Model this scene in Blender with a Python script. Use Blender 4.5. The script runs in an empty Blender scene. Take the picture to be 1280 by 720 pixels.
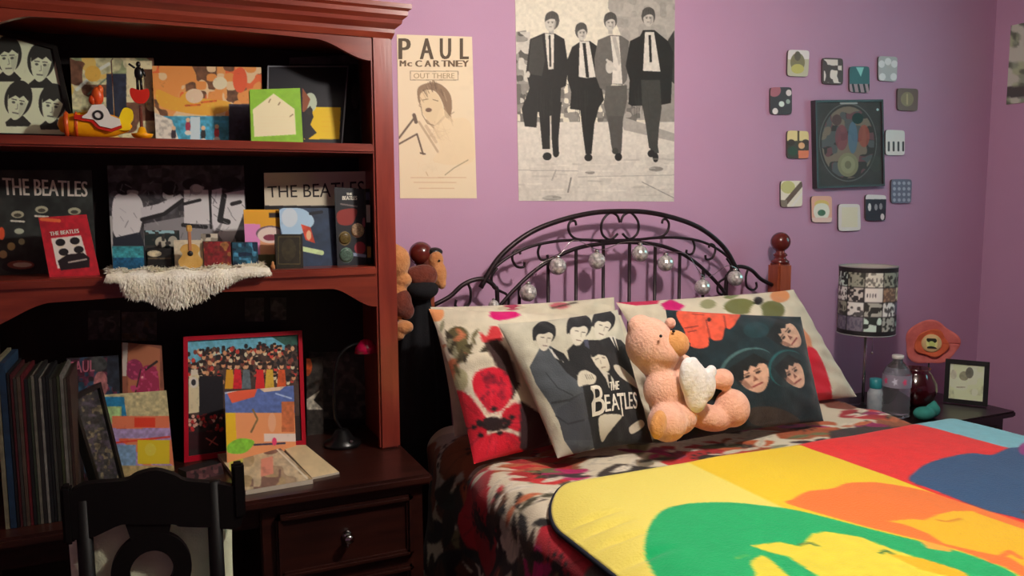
import bpy, bmesh, math, random
import numpy as np
from mathutils import Vector, Matrix, noise as mnoise

SC = bpy.context.scene
COL = SC.collection
PI = math.pi

# ------------------------------------------------------------------ camera
F = 992.0
C = np.array([0.0, -2.5, 1.476])
dX = np.array([2210.0, 119.0, -F]); dX /= np.linalg.norm(dX)
dY = np.array([-451.0, 104.0, -F]); dY = dY - (dY @ dX) * dX; dY /= np.linalg.norm(dY)
dZ = np.cross(dX, dY)
MW = np.array([dX, dY, dZ])

def ray(px, py):
    return MW @ np.array([px - 640.0, 360.0 - py, -F])

def on(ax, v, px, py):
    r = ray(px, py)
    return C + r * ((v - C[ax]) / r[ax])

def depth_of(p):
    return -(MW.T @ (np.asarray(p, float) - C))[2]

def proj(P):
    q = (np.asarray(P, float) - C) @ MW
    return 640 + F * q[..., 0] / -q[..., 2], 360 - F * q[..., 1] / -q[..., 2]

cam_d = bpy.data.cameras.new('camera'); cam = bpy.data.objects.new('camera', cam_d); COL.objects.link(cam)
cam_d.sensor_width = 36; cam_d.lens = 36 * F / 1280
cam_d.clip_start = 0.05
cam.matrix_world = Matrix([[*MW[0], C[0]], [*MW[1], C[1]], [*MW[2], C[2]], [0, 0, 0, 1]])
SC.camera = cam
SC.view_settings.view_transform = 'Standard'; SC.view_settings.look = 'None'
SC.view_settings.gamma = 1.0; SC.view_settings.use_curve_mapping = False
SC.view_settings.exposure = 0.0

# ------------------------------------------------------------------ materials
def lin(c):
    if isinstance(c, str):
        c = [int(c[i:i + 2], 16) for i in (0, 2, 4)]
    if max(c) > 1.001: c = [x / 255 for x in c]
    return tuple(x / 12.92 if x <= .04045 else ((x + .055) / 1.055) ** 2.4 for x in c[:3])

MATS = {}
def mat(name, col=(128, 128, 128), rough=.6, metal=0, col2=None, scale=8, stretch=(1, 1, 1), bump=0, bscale=60,
        emit=0, trans=0, coat=0, attr=False, ior=1.45, sheen=0, spec=.5, detail=4):
    if name in MATS: return MATS[name]
    m = bpy.data.materials.new(name); m.use_nodes = True; MATS[name] = m
    nt = m.node_tree; b = nt.nodes['Principled BSDF']
    b.inputs['Roughness'].default_value = rough; b.inputs['Metallic'].default_value = metal
    b.inputs['IOR'].default_value = ior
    b.inputs['Specular IOR Level'].default_value = spec
    b.inputs['Coat Weight'].default_value = coat
    b.inputs['Coat Roughness'].default_value = .12
    b.inputs['Sheen Weight'].default_value = sheen
    b.inputs['Transmission Weight'].default_value = trans
    c1 = (*lin(col), 1); b.inputs['Base Color'].default_value = c1
    tc = nt.nodes.new('ShaderNodeTexCoord')
    mp = nt.nodes.new('ShaderNodeMapping'); nt.links.new(tc.outputs['Object'], mp.inputs['Vector'])
    mp.inputs['Scale'].default_value = stretch
    if attr:
        a = nt.nodes.new('ShaderNodeAttribute'); a.attribute_name = 'Col'
        nt.links.new(a.outputs['Color'], b.inputs['Base Color'])
    elif col2 is not None:
        n = nt.nodes.new('ShaderNodeTexNoise'); n.inputs['Scale'].default_value = scale
        n.inputs['Detail'].default_value = detail
        nt.links.new(mp.outputs['Vector'], n.inputs['Vector'])
        r = nt.nodes.new('ShaderNodeValToRGB'); e = r.color_ramp.elements
        e[0].position = .35; e[0].color = c1; e[1].position = .65; e[1].color = (*lin(col2), 1)
        nt.links.new(n.outputs['Fac'], r.inputs['Fac']); nt.links.new(r.outputs['Color'], b.inputs['Base Color'])
    if bump:
        n2 = nt.nodes.new('ShaderNodeTexNoise'); n2.inputs['Scale'].default_value = bscale
        n2.inputs['Detail'].default_value = 3
        nt.links.new(mp.outputs['Vector'], n2.inputs['Vector'])
        bp = nt.nodes.new('ShaderNodeBump'); bp.inputs['Strength'].default_value = bump
        bp.inputs['Distance'].default_value = .004
        nt.links.new(n2.outputs['Fac'], bp.inputs['Height']); nt.links.new(bp.outputs['Normal'], b.inputs['Normal'])
    if emit:
        b.inputs['Emission Color'].default_value = c1; b.inputs['Emission Strength'].default_value = emit
    return m

M_WALL = mat('wall_paint', (196, 152, 184), .62, col2=(193, 149, 181), scale=3, bump=.08, bscale=220)
M_CEIL = mat('ceiling_paint', (176, 172, 168), .9, col2=(170, 166, 160), bump=.2, bscale=120)
M_CARPET = mat('carpet', (58, 44, 40), .95, col2=(74, 58, 50), scale=60, bump=.8, bscale=400)
M_TRIM = mat('trim_paint', (190, 180, 178), .4, col2=(185, 176, 172))
M_CHERRY = mat('cherry_wood', (142, 58, 40), .3, col2=(114, 42, 30), scale=9, stretch=(.5, 4, 4), bump=.05, bscale=30, coat=.35)
M_CHERRYV = mat('cherry_wood_upright', (146, 58, 44), .28, col2=(120, 44, 34), scale=9, stretch=(4, 4, .4), bump=.05, bscale=30, coat=.35)
M_CHDARK = mat('cherry_wood_dark', (58, 26, 19), .32, col2=(40, 18, 14), scale=9, stretch=(.5, 4, 4), bump=.05, bscale=30, coat=.3)
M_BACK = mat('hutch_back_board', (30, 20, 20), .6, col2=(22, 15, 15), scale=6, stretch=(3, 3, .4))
M_ESP = mat('espresso_wood', (26, 15, 13), .35, col2=(17, 10, 9), scale=9, stretch=(3, 3, .6), coat=.2)
M_CHAIR = mat('chair_black_brown', (13, 9, 8), .55, col2=(9, 6, 6), scale=9, stretch=(3, 3, .6), spec=.3)
M_POST = mat('bed_post_wood', (164, 86, 56), .3, col2=(140, 66, 42), scale=9, stretch=(4, 4, .5), coat=.35)
M_BALLW = mat('finial_wood', (104, 36, 28), .22, col2=(86, 28, 24), scale=9, coat=.5)
M_IRON = mat('wrought_iron', (50, 38, 42), .38, metal=.5, col2=(38, 28, 32), scale=30, bump=.1, bscale=150)
M_CHROME = mat('chrome', (210, 205, 200), .15, metal=1, col2=(190, 188, 184))
M_SILVER = mat('mirror_facets', (250, 248, 242), .22, metal=.55, col2=(176, 172, 170), scale=90)
M_BLACK = mat('black_plastic', (14, 14, 15), .3, col2=(18, 18, 19))
M_BLKF = mat('black_frame_lacquer', (18, 17, 16), .35, col2=(24, 22, 20))
M_PRINT = mat('printed_paper', attr=True, rough=.55, bump=.02, bscale=90)
M_GLOSSP = mat('glossy_print', attr=True, rough=.45, spec=.3)
M_CLOTHP = mat('printed_cotton', attr=True, rough=.85, bump=.35, bscale=260, sheen=.15)
M_FLEECE = mat('printed_fleece', attr=True, rough=.95, bump=.5, bscale=180, sheen=.25)
M_PAPER = mat('paper', (214, 204, 184), .7, col2=(205, 195, 174), scale=30)
M_DARKCARD = mat('dark_card', (26, 26, 28), .5, col2=(32, 31, 32))
M_REDFR = mat('red_frame_lacquer', (190, 16, 42), .35, col2=(176, 12, 36))
M_INKD = mat('ink_dark', (52, 44, 40), .6, col2=(58, 49, 44))
M_INKT = mat('ink_tan', (176, 152, 124), .6, col2=(166, 142, 116))
M_INKW = mat('ink_white', (232, 228, 214), .6, col2=(226, 220, 208))
M_INKK = mat('ink_black', (26, 24, 22), .6, col2=(30, 27, 25))
M_PLUSHP = mat('peach_plush', (242, 190, 164), .95, col2=(234, 176, 150), scale=40, bump=1, bscale=130, sheen=.3)
M_PLUSHT = mat('tan_plush', (206, 142, 88), .95, col2=(188, 122, 72), scale=40, bump=1, bscale=130, sheen=.3)
M_PLUSHB = mat('brown_plush', (118, 52, 36), .95, col2=(98, 42, 30), scale=40, bump=1, bscale=130, sheen=.2)
M_MUZ = mat('muzzle_plush', (224, 160, 96), .95, col2=(214, 148, 86), scale=40, bump=1, bscale=150, sheen=.2)
M_WHITEPL = mat('white_plush', (250, 246, 242), .95, col2=(232, 228, 226), scale=40, bump=1, bscale=90, sheen=.3)
M_FUR = mat('cream_wool', (254, 250, 236), .95, col2=(248, 240, 218), scale=24, bump=.6, bscale=160)
M_NAVY = mat('navy_cloth', (15, 15, 20), .95, col2=(20, 19, 24), scale=12, bump=.4, bscale=200)
M_CREAMC = mat('cream_cloth', (226, 226, 190), .9, col2=(160, 154, 132), scale=10, bump=.4, bscale=200)
M_MATT = mat('mattress_ticking', (190, 184, 176), .9, col2=(182, 176, 168))
M_YEL = mat('yellow_plastic', (250, 176, 20), .3, col2=(246, 160, 14), scale=20)
M_YEL2 = mat('lemon_plastic', (246, 212, 30), .3, col2=(240, 200, 24), scale=20)
M_WHP = mat('white_plastic', (235, 228, 220), .35, col2=(226, 220, 212))
M_REDP = mat('red_plastic', (206, 44, 30), .3, col2=(190, 36, 26))
M_ORP = mat('orange_plastic', (222, 96, 34), .35, col2=(214, 70, 26), scale=60)
M_PINKL = mat('magenta_enamel', (190, 20, 70), .2, col2=(176, 16, 62), coat=.5)
M_TEAL = mat('teal_plastic', (52, 150, 158), .4, col2=(46, 140, 148))
M_TEAL2 = mat('teal_cloth', (60, 148, 136), .8, col2=(52, 136, 124), scale=30)
M_CLEAR = mat('clear_plastic', (235, 235, 240), .06, trans=.92, ior=1.3, col2=(225, 225, 232))
M_RUBY = mat('dark_red_glass', (66, 8, 18), .08, coat=.8, col2=(54, 6, 14), spec=.8)
M_GREENB = mat('green_cover', (104, 146, 34), .5, col2=(98, 138, 30))
M_GOLD = mat('gold_card', (232, 190, 110), .4, metal=.2, col2=(220, 172, 90), scale=50)
M_BULB = mat('lamp_bulb', (255, 244, 234), .4, emit=495)

# ------------------------------------------------------------------ objects
def tag(o, label=None, cat=None, group=None, kind=None):
    if label: o['label'] = label
    if cat: o['category'] = cat
    if group: o['group'] = group
    if kind: o['kind'] = kind
    return o

def thing(name, loc, label, cat, group=None):
    o = bpy.data.objects.new(name, None); COL.objects.link(o); o.location = tuple(loc)
    o.empty_display_size = .05
    return tag(o, label, cat, group)

def copy_tree(o, parent=None):
    c = o.copy(); COL.objects.link(c); c.parent = parent
    for ch in list(o.children): copy_tree(ch, c)
    return c

class MB:
    def __init__(s): s.v = []; s.f = []; s.m = []; s.sm = []; s.col = None
    def add(s, verts, faces, m=0, smooth=False):
        n = len(s.v); s.v.extend([tuple(map(float, p)) for p in verts])
        s.f.extend([tuple(i + n for i in f) for f in faces]); s.m.extend([m] * len(faces)); s.sm.extend([smooth] * len(faces))
        return s
    def box(s, x0, x1, y0, y1, z0, z1, m=0, bev=0):
        x0, x1 = sorted((x0, x1)); y0, y1 = sorted((y0, y1)); z0, z1 = sorted((z0, z1))
        b = min(bev, (x1 - x0) * .45, (y1 - y0) * .45, (z1 - z0) * .45)
        if b <= 0:
            v = [(x, y, z) for z in (z0, z1) for y in (y0, y1) for x in (x0, x1)]
            return s.add(v, [(0, 2, 3, 1), (4, 5, 7, 6), (0, 1, 5, 4), (2, 6, 7, 3), (0, 4, 6, 2), (1, 3, 7, 5)], m)
        bm = bmesh.new(); bmesh.ops.create_cube(bm, size=1)
        for q in bm.verts:
            q.co = ((x0 + x1) / 2 + q.co.x * (x1 - x0), (y0 + y1) / 2 + q.co.y * (y1 - y0), (z0 + z1) / 2 + q.co.z * (z1 - z0))
        bmesh.ops.bevel(bm, geom=list(bm.edges), offset=b, segments=2, affect='EDGES')
        s.bm(bm, m); return s
    def bm(s, bm, m=0, smooth=False):
        bm.verts.index_update()
        s.add([v.co[:] for v in bm.verts], [[v.index for v in f.verts] for f in bm.faces], m, smooth); bm.free(); return s
    def tube(s, path, r, n=8, m=0, closed=False, caps=True):
        P = [Vector(p) for p in path]; R = r if isinstance(r, (list, tuple)) else [r] * len(P)
        V = []; k = len(P); up = None
        for i, p in enumerate(P):
            if closed: t = P[(i + 1) % k] - P[i - 1]
            else: t = P[min(i + 1, k - 1)] - P[max(i - 1, 0)]
            t.normalize()
            if up is None:
                a = Vector((0, 0, 1)) if abs(t.z) < .9 else Vector((0, 1, 0)); up = t.cross(a).normalized()
            else: up = (up - t * up.dot(t)); up.normalize()
            w = t.cross(up)
            V += [p + (up * math.cos(2 * PI * j / n) + w * math.sin(2 * PI * j / n)) * R[i] for j in range(n)]
        Fs = []
        for i in range(k if closed else k - 1):
            a = i * n; b = ((i + 1) % k) * n
            Fs += [(a + j, a + (j + 1) % n, b + (j + 1) % n, b + j) for j in range(n)]
        if not closed and caps: Fs += [tuple(range(n))[::-1], tuple(range((k - 1) * n, k * n))]
        return s.add(V, Fs, m, True)
    def lathe(s, prof, c, n=24, m=0, smooth=True, axis='z', caps=True):
        V = []; Fs = []
        for r, h in prof:
            for j in range(n):
                a = 2 * PI * j / n; x, y = r * math.cos(a), r * math.sin(a)
                if axis == 'z': V.append((c[0] + x, c[1] + y, c[2] + h))
                elif axis == 'y': V.append((c[0] + x, c[1] + h, c[2] + y))
                else: V.append((c[0] + h, c[1] + x, c[2] + y))
        for i in range(len(prof) - 1):
            a = i * n; b = a + n
            Fs += [(a + j, a + (j + 1) % n, b + (j + 1) % n, b + j) for j in range(n)]
        s.add(V, Fs, m, smooth)
        if caps:
            k = len(s.v) - len(V)
            s.f += [tuple(range(k, k + n))[::-1], tuple(range(k + (len(prof) - 1) * n, k + len(prof) * n))]
            s.m += [m, m]; s.sm += [False, False]
        return s
    def ball(s, c, r, m=0, sub=3, rot=None, smooth=True):
        r = r if isinstance(r, (tuple, list)) else (r, r, r)
        bm = bmesh.new(); bmesh.ops.create_icosphere(bm, subdivisions=sub, radius=1)
        M = Matrix.Translation(Vector(c)) @ (rot.to_4x4() if rot else Matrix.Identity(4)) @ Matrix.Diagonal((*r, 1))
        bm.transform(M); return s.bm(bm, m, smooth)
    def prism(s, pts, fn0, fn1, m=0):
        """outline pts (2d) -> 3d by fn0 (front) and fn1 (back)"""
        k = len(pts); V = [fn0(*p) for p in pts] + [fn1(*p) for p in pts]
        Fs = [tuple(range(k)), tuple(range(2 * k - 1, k - 1, -1))] + [(i, i + k, (i + 1) % k + k, (i + 1) % k) for i in range(k)]
        return s.add(V, Fs, m)
    def grid(s, P, m=0, smooth=True, flip=False):
        nv, nu = P.shape[:2]; V = P.reshape(-1, 3)
        Fs = []
        for j in range(nv - 1):
            for i in range(nu - 1):
                a = j * nu + i
                q = (a, a + nu, a + nu + 1, a + 1)
                Fs.append(q[::-1] if flip else q)
        return s.add(V, Fs, m, smooth)
    def build(s, name, mats, parent=None, label=None, cat=None, group=None, kind=None, colors=None, origin=None, fixn=True):
        V = np.array(s.v)
        if parent is not None:
            o3 = np.zeros(3); p = parent
            while p is not None: o3 += np.array(p.location); p = p.parent
        elif origin is not None: o3 = np.array(origin, float)
        else: o3 = np.array([(V[:, 0].min() + V[:, 0].max()) / 2, (V[:, 1].min() + V[:, 1].max()) / 2, V[:, 2].min()])
        me = bpy.data.meshes.new(name)
        me.from_pydata((V - o3).tolist(), [], s.f)
        for mm in (mats if isinstance(mats, (list, tuple)) else [mats]): me.materials.append(mm)
        me.polygons.foreach_set('material_index', s.m); me.polygons.foreach_set('use_smooth', s.sm)
        if colors is not None:
            at = me.color_attributes.new('Col', 'FLOAT_COLOR', 'POINT')
            full = np.ones((len(V), 4)); full[:, :3] = .2; full[:len(colors), :3] = colors
            at.data.foreach_set('color', full.ravel())
        elif fixn:
            bm = bmesh.new(); bm.from_mesh(me); bmesh.ops.recalc_face_normals(bm, faces=bm.faces); bm.to_mesh(me); bm.free()
        me.update()
        o = bpy.data.objects.new(name, me); COL.objects.link(o)
        if parent is not None: o.parent = parent
        else: o.location = tuple(o3)
        return tag(o, label, cat, group, kind)

# ------------------------------------------------------------------ painted pattern of prints and textiles
def srgb2lin(a):
    return np.where(a <= .04045, a / 12.92, ((a + .055) / 1.055) ** 2.4)

def vnoise(X, Y, seed=0):
    """cheap value noise"""
    rs = np.random.RandomState(seed); T = rs.rand(256, 256)
    xi = np.floor(X).astype(int); yi = np.floor(Y).astype(int); fx = X - xi; fy = Y - yi
    fx = fx * fx * (3 - 2 * fx); fy = fy * fy * (3 - 2 * fy)
    g = lambda a, b: T[a % 256, b % 256]
    return (g(xi, yi) * (1 - fx) + g(xi + 1, yi) * fx) * (1 - fy) + (g(xi, yi + 1) * (1 - fx) + g(xi + 1, yi + 1) * fx) * fy

GAIN = 1.0
class Canvas:
    """colours for a grid of points; drawn at 2x2 samples per point"""
    def __init__(s, X, Y, base):
        def up(A):
            nv, nu = A.shape
            gy = np.clip((np.arange(2 * nv) - .5) / 2, 0, nv - 1); gx = np.clip((np.arange(2 * nu) - .5) / 2, 0, nu - 1)
            y0 = np.floor(gy).astype(int); x0 = np.floor(gx).astype(int); y1 = np.minimum(y0 + 1, nv - 1); x1 = np.minimum(x0 + 1, nu - 1)
            fy = (gy - y0)[:, None]; fx = (gx - x0)[None, :]
            return (A[y0][:, x0] * (1 - fx) + A[y0][:, x1] * fx) * (1 - fy) + (A[y1][:, x0] * (1 - fx) + A[y1][:, x1] * fx) * fy
        s.X = up(X); s.Y = up(Y); s.c = np.zeros((*s.X.shape, 3)); s.c[:] = np.array(s.rgb(base))
    @staticmethod
    def rgb(c):
        if isinstance(c, str): c = [int(c[i:i + 2], 16) for i in (0, 2, 4)]
        return [x / 255 for x in c[:3]]
    def _put(s, mask, col, a=1.0):
        m = mask > 0
        if a >= 1: s.c[m] = s.rgb(col)
        else: s.c[m] = s.c[m] * (1 - a) + np.array(s.rgb(col)) * a
    def ell(s, cx, cy, rx, ry, col, rot=0, a=1.0):
        ca, sa = math.cos(rot), math.sin(rot); dx = s.X - cx; dy = s.Y - cy
        u = (dx * ca + dy * sa) / rx; v = (-dx * sa + dy * ca) / ry
        s._put((u * u + v * v < 1).astype(float), col, a); return s
    def mask(s, pts):
        inside = np.zeros(s.X.shape, bool); n = len(pts)
        for i in range(n):
            x1, y1 = pts[i]; x2, y2 = pts[(i + 1) % n]
            if y1 == y2: continue
            c = ((s.Y < y1) != (s.Y < y2)) & (s.X < (x2 - x1) * (s.Y - y1) / (y2 - y1) + x1)
            inside ^= c
        return inside
    def poly(s, pts, col, a=1.0, smooth=False):
        if smooth: pts = spline(pts, 6, True)
        s._put(s.mask(pts).astype(float), col, a); return s
    def line(s, pts, w, col, a=1.0):
        m = np.zeros(s.X.shape, bool)
        for (x1, y1), (x2, y2) in zip(pts[:-1], pts[1:]):
            dx, dy = x2 - x1, y2 - y1; L = dx * dx + dy * dy + 1e-9
            t = np.clip(((s.X - x1) * dx + (s.Y - y1) * dy) / L, 0, 1)
            m |= (s.X - x1 - t * dx) ** 2 + (s.Y - y1 - t * dy) ** 2 < (w / 2) ** 2
        s._put(m.astype(float), col, a); return s
    def rect(s, x0, y0, x1, y1, col, a=1.0): return s.poly([(x0, y0), (x1, y0), (x1, y1), (x0, y1)], col, a)
    def mottle(s, amp, scale, seed=0, region=None):
        n = (vnoise(s.X / scale + 50, s.Y / scale + 50, seed) + .5 * vnoise(s.X / scale * 2.3 + 9, s.Y / scale * 2.3 + 9, seed + 1)) / 1.5 - .5
        s.c = np.clip(s.c * (1 + amp * 2 * n[..., None]), 0, 1); return s
    def patches(s, cols, scale, seed, thr=.55, pts=None, a=1.0):
        for k, c in enumerate(cols):
            n = vnoise(s.X / scale + 31 * k + 7, s.Y / scale + 17 * k + 3, seed + k)
            m = n > thr
            if pts is not None: m &= s.mask(pts)
            s._put(m.astype(float), c, a)
        return s
    def face(s, cx, cy, w, h, rot=0, skin=(216, 206, 184), hair=(38, 34, 32), feat=(70, 60, 54), beard=False):
        ca, sa = math.cos(rot), math.sin(rot)
        T = lambda x, y: (cx + x * w * ca - y * h * sa, cy + x * w * sa + y * h * ca)
        s.ell(*T(0, -.12), w * .62, h * .58, hair, rot)
        s.poly([T(-.4, -.25), T(.4, -.25), T(.42, .1), T(.26, .42), T(0, .56), T(-.26, .42), T(-.42, .1)], skin, smooth=True)
        s.poly([T(-.5, -.5), T(.5, -.5), T(.46, -.1), T(.2, -.24), T(.05, -.14), T(-.15, -.2), T(-.44, -.04)], hair)
        for q in (-.18, .18):
            s.ell(*T(q, .02), w * .08, h * .04, feat, rot)
            s.line([T(q - .1, -.07), T(q + .1, -.07)], h * .035, feat)
        s.line([T(.02, .05), T(.05, .2), T(-.03, .22)], w * .04, feat, .6)
        s.line([T(-.12, .34), T(.12, .34)], h * .045, feat, .85)
        s.poly([T(.1, 0), T(.4, -.05), T(.38, .2), T(.2, .45), T(.12, .3)], feat, .22)
        return s
    def out(s, gain=None):
        c = s.c; c = (c[0::2, 0::2] + c[1::2, 0::2] + c[0::2, 1::2] + c[1::2, 1::2]) / 4
        c = srgb2lin(np.clip(c, 0, 1)).reshape(-1, 3) * (GAIN if gain is None else gain)
        return c * np.minimum(1, .86 / np.maximum(c.max(1, keepdims=True), 1e-6))

def spline(pts, n=8, closed=False):
    P = [np.array(p, float) for p in pts]; k = len(P); out = []
    for i in range(k if closed else k - 1):
        if closed: p0, p1, p2, p3 = P[i - 1], P[i], P[(i + 1) % k], P[(i + 2) % k]
        else: p0, p1, p2, p3 = P[max(i - 1, 0)], P[i], P[i + 1], P[min(i + 2, k - 1)]
        for j in range(n):
            t = j / n
            out.append(tuple(.5 * ((2 * p1) + (-p0 + p2) * t + (2 * p0 - 5 * p1 + 4 * p2 - p3) * t * t + (-p0 + 3 * p1 - 3 * p2 + p3) * t ** 3)))
    if not closed: out.append(tuple(P[-1]))
    return out

def bil(c4, U, V):
    TL, TR, BR, BL = [np.array(p, float) for p in c4]
    U = np.asarray(U)[..., None]; V = np.asarray(V)[..., None]
    return TL * (1 - U) * (1 - V) + TR * U * (1 - V) + BR * U * V + BL * (1 - U) * V

def pnorm(c4):
    TL, TR, BR, BL = [np.array(p, float) for p in c4]
    n = np.cross(BR - TL, TR - BL); n /= np.linalg.norm(n)
    return n if n @ (C - TL) > 0 else -n

class Flat:
    def __init__(s, c4): s.c4 = c4; s.n = pnorm(c4); s.p = np.array(c4[0], float)
    def hit(s, px, py, off=.0006):
        r = ray(px, py); t = ((s.p - C) @ s.n) / (r @ s.n); return C + r * t + s.n * off

def slab(name, c4, thick, painter, body, parent=None, label=None, cat=None, group=None, step=.8, pm=None, base=(128, 128, 128), kind=None, round_=False):
    """board / sleeve / poster: front print on a fine grid, real thickness behind it. c4: TL TR BR BL of the front."""
    c4 = [np.array(p, float) for p in c4]
    x, y = proj(np.array(c4))
    w = max(math.dist((x[0], y[0]), (x[1], y[1])), math.dist((x[3], y[3]), (x[2], y[2])))
    h = max(math.dist((x[0], y[0]), (x[3], y[3])), math.dist((x[1], y[1]), (x[2], y[2])))
    nu = max(3, int(w / step) + 2); nv = max(3, int(h / step) + 2)
    U, V = np.meshgrid(np.linspace(0, 1, nu), np.linspace(0, 1, nv))
    if round_:
        # squeeze the corners in for rounded tiles
        a = 2 * U - 1; b = 2 * V - 1; k = .07
        U2 = .5 + .5 * a * (1 - k * np.abs(b) ** 8); V2 = .5 + .5 * b * (1 - k * np.abs(a) ** 8)
    else: U2, V2 = U, V
    n = pnorm(c4)
    P = bil(c4, U2, V2)
    X, Y = proj(P)
    cv = Canvas(X, Y, base)
    if painter: painter(cv)
    mb = MB(); mb.grid(P, 0, False)
    B = [P[0, 0], P[0, -1], P[-1, -1], P[-1, 0]]
    nP = len(mb.v)
    # rim and back
    e = 0.0002
    ring = [P[0, i] for i in range(nu)] + [P[j, -1] for j in range(1, nv)] + [P[-1, i] for i in range(nu - 2, -1, -1)] + [P[j, 0] for j in range(nv - 2, 0, -1)]
    k = len(ring)
    mb.add([p - n * e for p in ring] + [p - n * thick for p in ring],
           [(i, (i + 1) % k, (i + 1) % k + k, i + k) for i in range(k)] + [tuple(range(k, 2 * k))], 1)
    o = mb.build(name, [pm or M_PRINT, body], parent, label, cat, group, kind, colors=cv.out())
    return o, Flat(c4)

def text_mesh(s):
    cu = bpy.data.curves.new('t', 'FONT'); cu.body = s; cu.resolution_u = 3
    ob = bpy.data.objects.new('t', cu); COL.objects.link(ob)
    dg = bpy.context.evaluated_depsgraph_get(); ev = ob.evaluated_get(dg); me = ev.to_mesh()
    V = np.array([v.co[:2] for v in me.vertices]); Fs = [tuple(p.vertices) for p in me.polygons]
    ev.to_mesh_clear(); bpy.data.objects.remove(ob); bpy.data.curves.remove(cu)
    V = (V - V.min(0)) / (V.max(0) - V.min(0)); V[:, 1] = 1 - V[:, 1]
    return V, Fs

def lettering(parent, items, surf, m, name='lettering', off=.0008, bold=0):
    """items: (string, (TL,TR,BR,BL) in photo px). all on one printed layer"""
    mb = MB()
    for s, q in items:
        if len(q) == 4 and not isinstance(q[0], (tuple, list)):
            x0, y0, x1, y1 = q; q = [(x0, y0), (x1, y0), (x1, y1), (x0, y1)]
        V, Fs = text_mesh(s)
        for dx in ((0,) if not bold else (-bold, 0, bold)):
            XY = bil([(*p, 0) for p in q], V[:, 0], V[:, 1])
            mb.add([surf.hit(x + dx, y, off + (.0001 * dx)) for x, y, _ in XY], Fs)
    return mb.build(name, m, parent, fixn=False)

def rod_outline(pts, r, m, name, parent, n=6): return MB().tube(pts, r, n).build(name, m, parent)

# ================================================================== ROOM
XL, XR, YF, H = -1.90, 3.57, -4.8, 2.44
MB().box(XL - .1, XR + .1, YF - .1, .1, -.1, 0).build('floor', M_CARPET, kind='structure')
MB().box(XL - .1, XR + .1, YF - .1, .1, H, H + .1).build('ceiling', M_CEIL, kind='structure')
MB().box(XL, XR, 0, .1, 0, H).build('wall_back', M_WALL, kind='structure')
WY0, WY1, WZ0, WZ1 = -1.60, -.62, 1.42, 2.28
MB().box(XR, XR + .1, YF, WY0, 0, H).box(XR, XR + .1, WY1, .1, 0, H).box(XR, XR + .1, WY0, WY1, 0, WZ0).box(XR, XR + .1, WY0, WY1, WZ1, H).build('wall_right', M_WALL, kind='structure')
wn = MB()
for a in ((WY0, WY1, WZ0, WZ0 + .04), (WY0, WY1, WZ1 - .04, WZ1), (WY0, WY0 + .04, WZ0, WZ1), (WY1 - .04, WY1, WZ0, WZ1), (WY0, WY1, (WZ0 + WZ1) / 2 - .015, (WZ0 + WZ1) / 2 + .015)): wn.box(XR - .01, XR + .06, *a, bev=.004)
wn = wn.build('added_window_1', M_TRIM, kind='structure')  # unseen opening, added to cast cool light on the upper right wall
MB().box(XR + .03, XR + .034, WY0 + .03, WY1 - .03, WZ0 + .03, WZ1 - .03).build('added_pane', mat('added_window_glass', (235, 240, 240), .02, trans=1.0, ior=1.02), wn)
MB().box(XL - .1, XL, YF, .1, 0, H).build('wall_left', M_WALL, kind='structure')
MB().box(XL, XR, YF - .1, YF, 0, H).build('wall_front', M_WALL, kind='structure')
MB().box(XL, XR - .012, -.012, 0, 0, .09, bev=.003).build('baseboard_back', M_TRIM, kind='structure')
MB().box(XR - .012, XR, YF, 0, 0, .09, bev=.003).build('baseboard_right', M_TRIM, kind='structure')

# ceiling lamp (out of frame above the bed)
LX, LY = 1.18, -1.46
cl = thing('ceiling_light', (LX, LY, H), 'ceiling light with a round base and bare warm bulb above the bed', 'ceiling light')
MB().lathe([(.075, 0), (.075, -.02), (.04, -.045), (.012, -.05), (.012, -.19)], (LX, LY, H), 24).build('base', M_WHP, cl)
MB().ball((LX, LY, H - .25), .06, sub=3).build('bulb', M_BULB, cl)

# ================================================================== DESK + HUTCH
HX0, HX1 = -.45, .632          # outer sides
HF = -.30                      # hutch face
DT = .764                      # desk top height
S1, S2 = 1.641, 1.299          # shelf tops
hutch = thing('desk_hutch', ((HX0 + HX1) / 2, -.15, DT), 'tall cherry wood hutch with two open shelves standing on the desk', 'hutch')
mb = MB()
mb.box(HX0, HX0 + .062, HF, -.005, DT, 1.95, bev=.004); mb.build('side_panel', M_CHERRYV, hutch)
mb = MB()
mb.box(HX1 - .06, HX1, HF, HF + .03, DT, 1.95, bev=.006).box(HX1 - .035, HX1, HF + .03, -.005, DT, 1.95)
mb.build('side_panel', M_CHERRYV, hutch)
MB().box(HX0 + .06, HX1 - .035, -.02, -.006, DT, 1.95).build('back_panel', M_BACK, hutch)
def crown():
    mb = MB()
    prof = [(.0, 1.93), (.006, 1.945), (.006, 1.955), (.022, 1.968), (.024, 1.978), (.036, 1.988), (.036, 2.0), (.045, 2.006), (.045, 2.018)]
    # stacked mouldings around three sides
    for (o0, z0), (o1, z1) in zip(prof[:-1], prof[1:]):
        if z1 - z0 < 1e-5: continue
        a = (HX0 - o0, HX1 + o0, HF - o0); b = (HX0 - o1, HX1 + o1, HF - o1)
        V = [(a[0], -.005, z0), (a[0], a[2], z0), (a[1], a[2], z0), (a[1], -.005, z0), (b[0], -.005, z1), (b[0], b[2], z1), (b[1], b[2], z1), (b[1], -.005, z1)]
        mb.add(V, [(0, 1, 5, 4), (1, 2, 6, 5), (2, 3, 7, 6), (3, 0, 4, 7)])
    mb.add([(HX0 - .045, -.005, 2.018), (HX0 - .045, HF - .045, 2.018), (HX1 + .045, HF - .045, 2.018), (HX1 + .045, -.005, 2.018)], [(0, 1, 2, 3)])
    mb.add([(HX0, -.005, 1.93), (HX0, HF, 1.93), (HX1, HF, 1.93), (HX1, -.005, 1.93)], [(3, 2, 1, 0)])
    return mb
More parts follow.
